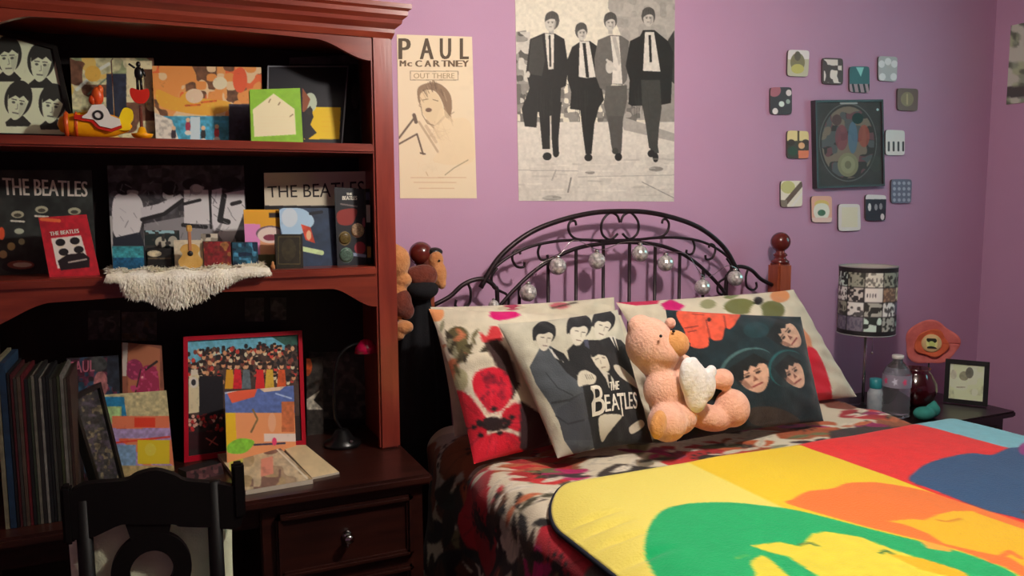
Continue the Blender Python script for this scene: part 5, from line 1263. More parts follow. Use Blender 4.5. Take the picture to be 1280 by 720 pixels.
# (pattern ends)
# fleece blanket with four colour strips ---------------------------------------
def bz(px, py, z=.79): p = on(2, z, px, py); return (p[0], p[1])
def blanket():
    x0, x1, y0, y1 = .785, 2.64, -.80, -1.98
    nu, nv = 340, 220
    S, T = np.meshgrid(np.linspace(x0, x1, nu), np.linspace(y0, y1, nv))
    # rounded near-left and far corners
    a = (S - x0) / (x1 - x0) * 2 - 1; b = (T - y0) / (y1 - y0) * 2 - 1
    # corner rounding at (x0,y0)
    rc_ = .22
    dx = np.clip(x0 + rc_ - S, 0, rc_); dy = np.clip(T - (y0 - rc_), 0, rc_)
    k = np.sqrt(dx ** 2 + dy ** 2); m = np.maximum(np.maximum(dx, dy), 1e-6); sc = np.where(k > 0, m / np.maximum(k, 1e-6), 1)
    Sx = np.where((dx > 0) & (dy > 0), x0 + rc_ - dx * sc, S); Ty = np.where((dx > 0) & (dy > 0), (y0 - rc_) + dy * sc, T)
    Z_ = np.full_like(Sx, .790); X = Sx.copy()
    # soft swell, droop at the left edge
    Z_ += (vnoise(Sx * 3 + 10, Ty * 3 + 20, 3) - .5) * .014 + (vnoise(Sx * 8 + 10, Ty * 8 + 20, 6) - .5) * .004
    edge = np.clip((x0 + .14 - Sx) / .14, 0, 1)
    Z_ -= .034 * edge ** 2.0
    for tc, w_, sl in ((-1.03, .010, .10), (-1.085, .012, .06), (-1.15, .010, .12), (-1.24, .014, .05), (-1.40, .013, .1), (-1.6, .014, .08)):
        Z_ -= .011 * np.exp(-((Ty - tc + sl * (Sx - .85)) / w_) ** 2) * np.clip(1 - np.abs(Sx - .86) / .075, 0, 1)
    front = np.clip((Ty - (y0 - .05)) / .05, 0, 1); Z_ -= .016 * front ** 2
    # drape right
    XR_ = 2.27; R = .06; d = Sx - XR_; ang = np.clip(d / R, 0, PI / 2); over = np.clip(d - R * PI / 2, 0, 9)
    Z_ = np.where(d > 0, Z_ - R * (1 - np.cos(ang)) - over, Z_); X = np.where(d > 0, XR_ + R * np.sin(ang) + .04 * over + .012 * np.sin(Ty * 14) * np.clip(over * 6, 0, 1), X)
    return np.stack([X, Ty, Z_], -1), Sx, Ty
BP, BS, BT = blanket()
c = Canvas(BS, BT, (250, 232, 108))
PALE, GOLD, RED, LBL = (250, 232, 108), (252, 214, 28), (232, 26, 26), (122, 186, 200)
GRN, ORG, NVY, PUR = (2, 172, 100), (240, 120, 44), (36, 76, 118), (150, 40, 120)
YL2 = (232, 214, 60); AMB = (240, 186, 14)
def bp(pts): return [bz(*p) for p in pts]
e1 = bz(985, 552); e2 = bz(1280, 662)
L1 = [bz(852, 578)[0], bz(985, 633)[0]]
b1 = 1.262; b2 = 1.648; b3 = 2.10
c.poly([(b1, 0), (3, 0), (3, -3), (b1, -3)], GOLD); c.poly([(b2, 0), (3, 0), (3, -3), (b2, -3)], RED); c.poly([(b3 - .02, 0), (3, 0), (3, -3), (b3 + .1, -3)], LBL)
# heads
c.poly(bp([(813, 655), (808, 668), (806, 684), (812, 700), (820, 712), (850, 760), (900, 800), (1100, 900), (1500, 900), (1290, 735), (1232, 704), (1150, 678), (1070, 657), (1000, 640), (960, 633), (925, 629), (890, 628), (855, 630), (828, 638)]), GRN, smooth=True)
c.poly(bp([(986, 631), (992, 624), (1010, 615), (1040, 611), (1058, 604), (1080, 603), (1100, 604), (1150, 612), (1200, 628), (1250, 645), (1300, 664), (1420, 710), (1600, 790), (1500, 900), (1290, 733), (1232, 703), (1150, 676), (1070, 655)]), ORG, smooth=True)
c.poly(bp([(1137, 601), (1144, 590), (1160, 580), (1190, 572), (1215, 568), (1240, 570), (1262, 562), (1290, 562), (1340, 572), (1420, 600), (1500, 640), (1600, 700), (1500, 720), (1280, 652), (1230, 638), (1170, 614)]), NVY, smooth=True)
c.poly(bp([(1274, 566), (1276, 558), (1290, 554), (1330, 556), (1380, 570), (1420, 590), (1330, 574), (1285, 572)]), PUR, smooth=True)
# face planes
c.poly(bp([(938, 680), (975, 676), (1000, 682), (1015, 668), (1030, 665), (1075, 672), (1120, 690), (1180, 712), (1260, 745), (1300, 800), (1150, 800), (1060, 740), (1020, 718), (985, 694), (960, 688)]), YL2)
c.poly(bp([(938, 702), (948, 694), (958, 694), (985, 718), (1030, 760), (1000, 790), (960, 750), (942, 735), (944, 715)]), YL2, smooth=True)
c.line(bp([(1000, 680), (1012, 678), (1022, 682)]), .008, (96, 130, 50)); c.line(bp([(1100, 693), (1108, 690), (1120, 697)]), .008, (60, 120, 50)); c.line(bp([(920, 696), (935, 692)]), .006, (120, 190, 90))
c.poly(bp([(1110, 652), (1140, 650), (1155, 652), (1172, 645), (1190, 640), (1215, 640), (1240, 650), (1290, 668), (1340, 700), (1330, 740), (1262, 700), (1220, 692), (1180, 682), (1160, 668), (1130, 656)]), AMB)
c.poly(bp([(1150, 678), (1165, 680), (1190, 690), (1188, 693), (1160, 688)]), (244, 176, 60)); c.line(bp([(1172, 652), (1185, 654), (1200, 650)]), .008, (220, 130, 30)); c.poly(bp([(1110, 694), (1150, 700), (1200, 716), (1230, 735), (1150, 715)]), AMB); c.line(bp([(1240, 706), (1262, 692), (1275, 700)]), .012, ORG)
c.poly(bp([(1276, 640), (1300, 636), (1330, 660), (1300, 668)]), (60, 50, 60))
n_ = vnoise(c.X * 60 + 9, c.Y * 60 + 100, 4); c.c = np.clip(c.c * (1 + .05 * (n_[..., None] - .5)), 0, 1)
mb = MB(); mb.grid(BP, 0, True)
o = mb.build('fleece_blanket', [M_FLEECE, mat('blanket_back', (34, 40, 56), .9, col2=(28, 34, 48), bump=.5, bscale=180)], None, 'colour-blocked fleece blanket with green, orange and navy head shapes on the bed', 'blanket', colors=c.out(), origin=(1.5, -1.4, .78))
so = o.modifiers.new('thickness', 'SOLIDIFY'); so.thickness = .010; so.offset = -1; so.material_offset = 1; so.material_offset_rim = 1
loop = [BP[j, 0] for j in range(BP.shape[0] - 1, -1, -3)] + [BP[0, i] for i in range(0, BP.shape[1], 3)]
MB().tube([p - np.array([0, 0, .006]) for p in loop], .0065, 7).build('edge_binding', mat('dark_binding', (26, 34, 50), .8, col2=(22, 30, 44)), o)

# pillows --------------------------------------------------------------------
def corner(px, py, Y): return on(1, Y, px, py)
M_FLB = mat('pillow_back', (206, 196, 172), .9, col2=(196, 186, 160))
def flor_left(c):
    c.mottle(.06, 10, 3)
    c.ell(545, 392, 10, 10, (226, 150, 96)); c.ell(572, 420, 14, 12, (92, 84, 52)); c.poly([(556, 412), (566, 420), (572, 450), (560, 440)], (50, 42, 30)); c.ell(577, 430, 8, 14, (104, 96, 62)); c.ell(566, 462, 8, 14, (206, 120, 80)); c.ell(576, 475, 9, 14, (176, 170, 130))
    leaf(c, 570, 455, 34, -.9, (74, 64, 40)); leaf(c, 600, 440, 20, -.5, (60, 52, 36))
    c.poly([(612, 392), (622, 384), (634, 386), (650, 393), (640, 398), (620, 400)], (214, 0, 110), smooth=True)
    c.poly([(600, 415), (608, 420), (614, 408), (624, 410), (628, 424), (616, 432), (604, 428)], (206, 50, 56), smooth=True)
    c.poly([(605, 428), (622, 424), (636, 440), (650, 480), (640, 500), (622, 460)], (56, 34, 32)); c.poly([(592, 470), (602, 462), (620, 459), (634, 468), (640, 490), (632, 508), (616, 516), (604, 506), (592, 488)], (214, 18, 48), smooth=True)
    c.ell(612, 474, 9, 7, (130, 14, 40), a=.7); c.ell(628, 492, 4, 9, (140, 14, 40), a=.5)
    c.poly([(566, 492), (580, 490), (594, 504), (606, 520), (612, 528), (600, 560), (582, 556), (572, 530)], (200, 14, 40), smooth=True); c.poly([(602, 548), (630, 540), (656, 552), (650, 575), (600, 590), (584, 570)], (214, 18, 44), smooth=True); c.poly([(632, 510), (650, 505), (664, 530), (650, 540), (628, 528)], (196, 14, 40), smooth=True)
    rv = random.Random(2)
    for k in range(60):
        a = rv.uniform(0, 6.28); r0 = rv.uniform(14, 30); r1 = r0 + rv.uniform(10, 34)
        c.line([(616 + r0 * math.cos(a), 530 + r0 * .8 * math.sin(a)), (616 + r1 * math.cos(a + .06), 530 + r1 * .9 * math.sin(a + .06))], rv.uniform(.6, 1.4), rv.choice([(120, 8, 30), (150, 10, 36), (236, 60, 80)]), .55)
    for k in range(26): c.ell(rv.uniform(596, 634), rv.uniform(464, 500), 1.6, 2.6, (96, 10, 34), a=.6)
    for k in range(14): c.ell(616 + rv.gauss(0, 12), 530 + rv.gauss(0, 8), 4, 3, (30, 16, 18))
    for k in range(18): leaf(c, rv.uniform(548, 590), rv.uniform(408, 470), rv.uniform(8, 20), rv.uniform(0, 6.3), rv.choice([(70, 60, 38), (104, 96, 62), (150, 146, 116), (200, 120, 80), (50, 42, 30)]))
    c.ell(616, 530, 14, 9, (36, 14, 18)); c.line([(594, 500), (612, 520)], 3, (220, 196, 170)); c.line([(634, 508), (642, 500)], 4, (220, 196, 170)); c.poly([(650, 500), (680, 520), (700, 600), (650, 560)], (50, 24, 30))
def flor_right(c):
    c.mottle(.05, 10, 3)
    c.poly([(770, 378), (800, 374), (826, 372), (822, 380), (795, 382)], (196, 40, 84)); c.poly([(826, 380), (838, 374), (856, 382), (850, 388), (832, 388)], (206, 10, 110)); c.ell(925, 383, 20, 10, (120, 122, 70)); c.ell(965, 388, 16, 12, (110, 112, 66)); c.ell(945, 392, 8, 12, (224, 214, 190)); c.ell(948, 376, 6, 5, (30, 26, 26)); c.ell(975, 370, 12, 8, (226, 150, 96)); leaf(c, 905, 372, 24, -.3, (130, 140, 90))
    c.ell(885, 380, 10, 6, (150, 150, 110)); c.poly([(995, 400), (1012, 420), (1020, 450), (1008, 460), (1000, 430)], (226, 150, 110)); c.poly([(1005, 440), (1022, 440), (1040, 490), (1030, 520), (1012, 500)], (214, 24, 50), smooth=True)
def pillow(name, c4, d, painter, label, n=90, seed=3, m=None, group=None, **kw):
    cu = Cush(c4, d, kw.pop('pinch', .035), kw.pop('wr', .013), seed, pw=.55)
    cu.build(name, painter, m or M_CLOTHP, kw.pop('back', M_FLB), n=n, base=kw.pop('base', (218, 208, 184)), label=label, cat=kw.pop('cat', 'pillow'), group=group); return cu
ZP = .775
pillow('bed_pillow', [(.775, -.165, 1.155), (1.44, -.165, 1.150), (1.44, -.30, ZP), (.80, -.30, ZP)], .045, lambda c: (c.mottle(.05, 9, 2), c.ell(610, 380, 14, 5, (206, 196, 180)), c.ell(640, 384, 10, 4, (176, 60, 90)), c.ell(700, 382, 12, 4, (196, 100, 110)), c.ell(750, 384, 14, 4, (230, 220, 196)), c.line([(690, 385), (720, 378)], 2, (60, 50, 40))), 'floral pillow standing against the headboard behind the left floral pillow', group='floral pillows', seed=8, n=70)
P_L = [corner(536, 386, -.29), corner(776, 394, -.29), np.array([1.46, -.45, ZP]), np.array([.80, -.52, ZP])]
P_L[3] = on(2, ZP, 600, 586); P_L[3][1] = max(P_L[3][1], -.56)
pillow('bed_pillow', P_L, .10, flor_left, 'left floral pillow with a big red poppy, behind the grey photo cushion', group='floral pillows', seed=3, n=110)
P_R = [corner(770, 378, -.26), corner(992, 362, -.26), np.array([2.28, -.46, ZP]), np.array([1.50, -.46, ZP])]
pillow('bed_pillow', P_R, .10, flor_right, 'right floral pillow with olive leaves, behind the dark green cushion', group='floral pillows', seed=5, n=110)

# grey photo cushion
def paint_cush1(c):
    Z = lambda x, y: (600 + x * 240 / 1280, 380 + y * 135 / 720)
    W = lambda x, y: (480 + x / 4, 370 + y / 4)
    c.mottle(.06, 10, 3)
    K = (30, 31, 34); GR = (76, 82, 88); SK = (206, 200, 182); 
    c.poly([Z(330, 420), Z(400, 290), Z(470, 280), Z(560, 340), Z(620, 440), Z(700, 560), Z(740, 640), Z(760, 960), (720, 572), W(900, 720), W(880, 640), W(830, 540), W(760, 440)], GR)
    c.poly([Z(480, 290), Z(560, 330), Z(640, 450), Z(660, 520), Z(580, 460), Z(500, 360)], K); c.poly([Z(455, 290), Z(490, 310), Z(560, 390), Z(500, 360)], (206, 204, 196)); c.line([Z(490, 310), Z(545, 385)], 2.2, K)
    c.line([Z(440, 460), Z(520, 560), Z(620, 610)], 1.4, (50, 54, 60)); c.line([Z(480, 660), Z(600, 640), Z(680, 600)], 3, (52, 56, 62)); c.poly([W(860, 570), W(1000, 480), W(1040, 720), W(900, 720)], (66, 70, 78)); c.line([W(860, 600), W(920, 640), W(1000, 620)], 2, (44, 48, 56))
    c.poly([Z(580, 310), Z(640, 250), Z(720, 240), Z(800, 240), Z(860, 220), Z(940, 240), Z(1020, 330), Z(1080, 440), Z(1120, 640), (826, 560), (745, 572), (735, 520), Z(680, 520), Z(600, 400)], K)
    c.poly([Z(860, 215), Z(900, 215), Z(925, 310), Z(905, 290)], (206, 202, 190)); c.line([Z(885, 225), Z(915, 300)], 1.6, K); c.poly([Z(690, 240), Z(720, 235), Z(730, 300), Z(700, 280)], (70, 72, 90))
    def hd(x, y, w, h, r):
        cx, cy = Z(x, y); ca, sa = math.cos(r), math.sin(r)
        T = lambda u, v: (cx + u * w * ca - v * h * sa, cy + u * w * sa + v * h * ca)
        c.ell(*T(0, -.15), w * .6, h * .5, K, r); c.poly([T(-.25, -.2), T(.42, -.15), T(.42, .2), T(.25, .55), T(0, .62), T(-.2, .45), T(-.38, .15)], SK, smooth=True)
        c.poly([T(-.6, -.3), T(-.1, -.62), T(.5, -.5), T(.6, -.05), T(.3, -.2), T(0, -.1), T(-.3, -.05), T(-.5, .25)], K, smooth=True)
        for q in (-.05, .3): c.line([T(q - .08, .06), T(q + .06, .05)], 1.2, (90, 84, 78))
        c.line([T(.18, .08), T(.2, .25)], .9, (150, 140, 126)); c.line([T(.02, .4), T(.25, .4)], 1.1, (110, 90, 84))
    hd(425, 215, 24, 29, .12); hd(655, 172, 25, 32, .2); hd(815, 135, 23, 30, .35)
    c.poly([Z(740, 340), Z(790, 320), Z(840, 350), Z(865, 420), Z(850, 450), Z(820, 450), Z(780, 420), Z(755, 380)], SK, smooth=True); c.line([Z(770, 370), Z(790, 362)], 1.2, (90, 84, 78)); c.line([Z(815, 356), Z(832, 360)], 1.2, (90, 84, 78)); c.line([Z(810, 425), Z(835, 420)], 1.3, (120, 100, 90)); c.line([Z(802, 375), Z(808, 400)], .9, (150, 140, 126))
    c.poly([Z(738, 350), Z(750, 322), Z(800, 312), Z(850, 335), Z(862, 375), Z(835, 345), Z(790, 335), Z(758, 355)], K)
    c.poly([Z(790, 430), Z(860, 460), Z(890, 500), Z(905, 560), Z(860, 560), Z(840, 500)], (206, 202, 190)); c.poly([Z(850, 470), Z(870, 470), Z(885, 560), Z(865, 560)], K)
    c.poly([Z(660, 460), Z(700, 440), Z(760, 470), Z(775, 490), Z(760, 530), Z(700, 540), Z(660, 550), Z(650, 510)], SK, smooth=True); c.poly([Z(890, 415), Z(930, 410), Z(1000, 470), Z(1050, 530), Z(1070, 575), Z(1000, 530), Z(930, 480)], SK, smooth=True)
    for q in range(4): c.line([Z(700 + q * 14, 470), Z(715 + q * 14, 500)], .9, (120, 112, 100))
    c.poly([W(1080, 600), W(1150, 590), W(1190, 600), W(1160, 640), W(1120, 690), W(1090, 730), W(1075, 660)], SK, smooth=True); c.poly([W(1225, 660), W(1260, 630), W(1290, 620), W(1300, 650), W(1240, 690)], SK, smooth=True)
B0 = on(2, .79, 697, 573); B1 = on(2, .79, 816, 553)
c4 = [on(1, B0[1] + .19, 622, 405), on(1, B1[1] + .19, 772, 387), B1, B0]
print('cushion1', [np.round(p, 3) for p in c4], np.linalg.norm(c4[0] - c4[1]), np.linalg.norm(c4[0] - c4[3]), np.linalg.norm(c4[3] - c4[2]))
cu = Cush(c4, .075, .04, .007, 9, pw=.55)
M_CB = mat('cushion_back', (190, 186, 168), .9, col2=(180, 176, 158))
o = cu.build('throw_cushion', paint_cush1, M_CLOTHP, M_CB, n=190, base=(196, 192, 172), label='pale cushion printed with four dark-suited men and white lettering', cat='cushion')
W = lambda x, y: (480 + x / 4, 370 + y / 4)
def ww(s_, a, b, cc, d): return (s_, [W(*a), W(*b), W(*cc), W(*d)])
lettering(o, [ww('THE', (1118, 436), (1165, 430), (1168, 470), (1124, 478)), ww('B', (1015, 462), (1078, 452), (1106, 588), (1046, 602)), ww('E', (1092, 500), (1118, 497), (1132, 575), (1106, 580)), ww('A', (1124, 496), (1160, 490), (1174, 570), (1138, 576)),
              ww('T', (1158, 490), (1192, 486), (1212, 598), (1180, 602)), ww('L', (1196, 486), (1212, 484), (1236, 560), (1208, 566)), ww('E', (1220, 482), (1242, 480), (1256, 556), (1234, 560)), ww('S', (1248, 478), (1270, 476), (1286, 552), (1262, 556))], cu, M_INKW, off=.002, bold=.35)

# dark green cushion with four abstract faces
def paint_cush2(c):
    Z = lambda x, y: (760 + x / 4, 370 + y / 4)
    c.mottle(.25, 16, 3); c.ell(*Z(740, 170), 16, 10, (24, 66, 72), a=.6)
    OR = (226, 88, 60)
    c.poly([Z(355, 70), Z(640, 75), Z(640, 130), Z(610, 165), Z(585, 160), Z(570, 215), Z(530, 222), Z(505, 205), Z(500, 250), Z(450, 262), Z(400, 240), Z(385, 180)], OR, smooth=True)
    for a, b in (((490, 120), (512, 215)), ((580, 100), (590, 160)), ((385, 160), (450, 150)), ((400, 180), (440, 172))): c.line([Z(*a), Z(*b)], 1.4, (120, 40, 34))
    c.ell(*Z(505, 118), 2.6, 2.6, (60, 24, 24)); c.line([Z(420, 90), Z(480, 95)], 1, (150, 50, 40))
    SK = (206, 166, 140); HR = (16, 22, 24)
    def fc(x, y, w, h, r, rim=True, col=(70, 104, 104)):
        cx, cy = Z(x, y); ca, sa = math.cos(r), math.sin(r); T = lambda u, v: (cx + u * w * ca - v * h * sa, cy + u * w * sa + v * h * ca)
        if rim: c.ell(*T(-.1, -.28), w * .95, h * .78, col, r); c.ell(*T(-.04, -.2), w * .92, h * .76, (24, 44, 48), r)
        c.poly([T(-.5, -.4), T(.1, -.52), T(.52, -.2), T(.5, .2), T(.25, .62), T(-.05, .7), T(-.35, .4), T(-.5, 0)], SK, smooth=True)
        c.poly([T(-.65, -.6), T(.3, -.75), T(.7, -.2), T(.45, -.25), T(.35, -.32), T(.2, -.22), T(.05, -.36), T(-.1, -.2), T(-.22, -.3), T(-.3, .0), T(-.55, .2)], HR)
        for q in (-.18, .2): c.ell(*T(q, -.02), w * .1, h * .05, (40, 26, 24), r); c.line([T(q - .12, -.12), T(q + .1, -.13)], 1.1, (40, 26, 24))
        c.poly([T(.02, .02), T(.12, .24), T(-.06, .25)], (120, 76, 62)); c.line([T(-.15, .42), T(.2, .4)], 2, (130, 50, 50)); c.poly([T(-.35, .4), T(-.5, 0), T(-.3, .05), T(-.15, .5)], (130, 90, 74), .7)
    fc(724, 395, 38, 33, -.40); fc(922, 385, 25, 30, -.55, True, (30, 92, 94)); fc(893, 195, 27, 30, -.85, False)
    c.poly([Z(720, 560), Z(850, 560), Z(960, 620), Z(900, 660), Z(720, 640)], (58, 50, 42), smooth=True); c.mottle(.12, 5, 9)
B0 = on(2, .79, 846, 552); B1 = on(2, .79, 1030, 541)
B1[1] = B0[1] - .02; B1[0] = on(1, B1[1], 1029, 541)[0]
c4 = [on(1, B0[1] + .2, 832, 387), on(1, B1[1] + .2, 1001, 396), B1, B0]
print('cushion2', [np.round(p, 3) for p in c4], np.linalg.norm(c4[0] - c4[1]), np.linalg.norm(c4[0] - c4[3]), np.linalg.norm(c4[3] - c4[2]))
cu2 = Cush(c4, .075, .03, .006, 12, pw=.55)
cu2.build('throw_cushion', paint_cush2, M_CLOTHP, mat('cushion_back_dark', (20, 32, 36), .9), n=170, base=(18, 38, 44), label='dark green cushion with an orange blob and faces peering out', cat='cushion')

# ---------------------------------------------------------------- plush toys
def blob(parts, voxel=.006, smooth=6):
    mb = MB()
    for p in parts:
        if p[0] == 'b': mb.ball(p[1], p[2], sub=3, rot=p[3] if len(p) > 3 else None)
        else: mb.tube(spline(p[1], 5) if len(p[1]) > 2 else p[1], p[2], 14)
    me = bpy.data.meshes.new('t'); me.from_pydata(mb.v, [], mb.f); ob = bpy.data.objects.new('t', me); COL.objects.link(ob)
    m = ob.modifiers.new('r', 'REMESH'); m.mode = 'VOXEL'; m.voxel_size = voxel
    s_ = ob.modifiers.new('s', 'SMOOTH'); s_.iterations = smooth; s_.factor = .6
    dg = bpy.context.evaluated_depsgraph_get(); ev = ob.evaluated_get(dg); e = ev.to_mesh()
    out = MB().add([v.co[:] for v in e.vertices], [tuple(p.vertices) for p in e.polygons], 0, True)
    ev.to_mesh_clear(); bpy.data.objects.remove(ob); return out
from mathutils import Euler
# teddy: local frame built from photo points at a depth just in front of the cushions
TY = -.66
def tp(px, py, dy=0): return Vector(on(1, TY + dy, px, py))
TS = depth_of(tp(850, 480)) / F     # metres per pixel
R_ = lambda a: Euler((0, a, 0)).to_matrix()
ted = thing('teddy_bear', (tp(865, 540)[0], TY, .78), 'peach teddy bear holding a white plush heart, sitting between the two photo cushions', 'teddy bear')
body = [('b', tp(812, 430, .01), (30 * TS, 30 * TS, 33 * TS)), ('b', tp(826, 438, -.01), (26 * TS, 26 * TS, 22 * TS)), ('b', tp(800, 408, .02), (17 * TS, 12 * TS, 15 * TS)), ('b', tp(838, 404, .05), (8 * TS, 7 * TS, 8 * TS)),
        ('b', tp(846, 492, .01), (39 * TS, 30 * TS, 52 * TS)), ('b', tp(820, 452, .0), (24 * TS, 22 * TS, 20 * TS)), ('b', tp(828, 487, -.03), (25 * TS, 20 * TS, 26 * TS)),
        ('b', tp(903, 474, -.02), (15 * TS, 14 * TS, 14 * TS)), ('b', tp(885, 474, .0), (18 * TS, 14 * TS, 14 * TS)),
        ('b', tp(834, 528, -.07), (24 * TS, 24 * TS, 24 * TS)), ('b', tp(845, 520, -.04), (26 * TS, 26 * TS, 24 * TS)),
        ('b', tp(885, 522, -.02), (34 * TS, 22 * TS, 17 * TS), R_(.30)), ('b', tp(915, 510, -.03), (22 * TS, 24 * TS, 25 * TS))]
blob(body, .006, 5).build('body', M_PLUSHP, ted)
MB().ball(tp(843, 430, -.035), (18 * TS, 18 * TS, 17 * TS), sub=3).build('muzzle', M_MUZ, ted)
MB().ball(tp(826, 420, -.067), .0045, sub=2).ball(tp(842, 414, -.055), .0045, sub=2).build('eye', M_BLACK, ted)
MB().ball(tp(860, 430, -.055), (.008, .006, .006), sub=2).build('nose', M_BLACK, ted)
MB().ball(tp(823, 531, -.125), (15 * TS, 8 * TS, 17 * TS), sub=3, rot=Euler((0, .4, .5)).to_matrix()).build('foot_pad', M_MUZ, ted)
ht = [('b', tp(870, 484, -.088), (18 * TS, 10 * TS, 33 * TS), R_(-.10)), ('b', tp(862, 472, -.09), (14 * TS, 9 * TS, 26 * TS), R_(-.12)), ('b', tp(880, 482, -.085), (17 * TS, 9 * TS, 22 * TS)), ('b', tp(872, 500, -.09), (10 * TS, 8 * TS, 15 * TS)), ('b', tp(866, 455, -.085), (8 * TS, 7 * TS, 9 * TS)), ('b', tp(889, 464, -.08), (7 * TS, 7 * TS, 8 * TS))]
blob(ht, .005, 4).build('plush_heart', M_WHITEPL, ted, label='white plush heart')

# plush toys on the left bedpost
def lp(px, py, Y=-.16): return Vector(on(1, Y, px, py))
S_ = depth_of(lp(510, 360)) / F
pb = thing('plush_bear', (lp(503, 400)[0], -.17, lp(503, 418)[2]), 'tan plush bear in a reddish shirt squeezed between hutch and left bedpost', 'plush bear')
blob([('b', lp(497, 327), (16 * S_, 15 * S_, 20 * S_)), ('b', lp(503, 350), (12 * S_, 12 * S_, 10 * S_)), ('b', lp(494, 310), (6 * S_, 5 * S_, 6 * S_)), ('b', lp(497, 375), (14 * S_, 13 * S_, 24 * S_)), ('b', lp(505, 409, -.18), (12 * S_, 12 * S_, 9 * S_)), ('b', lp(499, 418, -.18), (7 * S_, 8 * S_, 8 * S_))], .005, 4).build('body', M_PLUSHT, pb)
blob([('b', lp(500, 378, -.165), (15 * S_, 15 * S_, 19 * S_)), ('b', lp(509, 388, -.17), (9 * S_, 9 * S_, 12 * S_))], .005, 4).build('shirt', M_PLUSHB, pb)
pm = thing('plush_monkey', (lp(540, 370)[0], -.19, lp(540, 400)[2]), 'brown plush toy with tan face and dark collar hanging below the left finial', 'plush toy')
mk = lambda px, py, Y=-.155: Vector(on(1, Y, px, py))
blob([('b', mk(529, 345), (20 * S_, 12 * S_, 15 * S_)), ('b', mk(540, 333, -.11), (15 * S_, 14 * S_, 20 * S_)), ('b', mk(520, 343), (13 * S_, 10 * S_, 11 * S_))], .005, 4).build('head', M_PLUSHB, pm)
blob([('b', mk(545, 326, -.135), (10 * S_, 9 * S_, 13 * S_)), ('b', mk(549, 343, -.15), (10 * S_, 9 * S_, 17 * S_)), ('b', mk(552, 354, -.155), (6 * S_, 7 * S_, 8 * S_))], .004, 3).build('face', M_PLUSHT, pm)
MB().ball(mk(543, 315, -.12), (11 * S_, 9 * S_, 6 * S_), sub=3).build('cap', M_BLACK, pm)
MB().ball(mk(549, 326, -.16), .004, sub=2).build('eye', M_BLACK, pm)
MB().ball(mk(528, 362), (21 * S_, 17 * S_, 13 * S_), sub=3).build('collar', M_NAVY, pm)
# dark robe hanging from the post, below the toys
def robe():
    top = [(506, 366), (516, 358), (530, 355), (545, 360), (552, 372)]
    nu, nv = 60, 50
    P = np.zeros((nv, nu, 3))
    for j in range(nv):
        t = j / (nv - 1)
        z = 1.225 * (1 - t) + .18 * t
        half = .035 + .050 * min(1, t * 3.0) + .03 * t
        for i in range(nu):
            a = 2 * PI * i / (nu - 1)
            rr = 1 + .10 * math.sin(a * 9 + 2 * t) * min(1, t * 4)
            P[j, i] = (.755 + .008 * t + half * math.cos(a) * rr * 1.0, -.098 + (.052 + .012 * t) * math.sin(a) * rr, z)
    return P
mb = MB().grid(robe()); o = mb.build('bathrobe', M_NAVY, None, 'black-navy robe hanging over the left bedpost below the brown plush toy', 'robe')

GAIN = 2.2
# ================================================================== NIGHTSTAND
NZ = .64
ns = thing('nightstand', (2.77, -.28, 0), 'dark wooden nightstand right of the bed against the back wall', 'nightstand')
MB().box(2.40, 3.10, -.51, -.015, NZ - .025, NZ, bev=.006).build('top', M_ESP, ns)
MB().box(2.43, 3.07, -.48, -.02, .06, NZ - .025, bev=.004).build('body', M_ESP, ns)
for z0, z1 in ((.36, .58), (.10, .33)):
    d_ = MB().box(2.46, 3.04, -.495, -.478, z0, z1, bev=.005).build('drawer', M_ESP, ns)
    MB().lathe([(.008, 0), (.006, -.012), (.014, -.02), (.012, -.028), (.001, -.03)], (2.75, -.495, (z0 + z1) / 2), 16, axis='y').build('knob', M_CHROME, d_)
for x in (2.45, 3.05):
    for y in (-.46, -.05): MB().box(x - .02, x + .02, y - .02, y + .02, 0, .06).build('foot', M_ESP, ns)

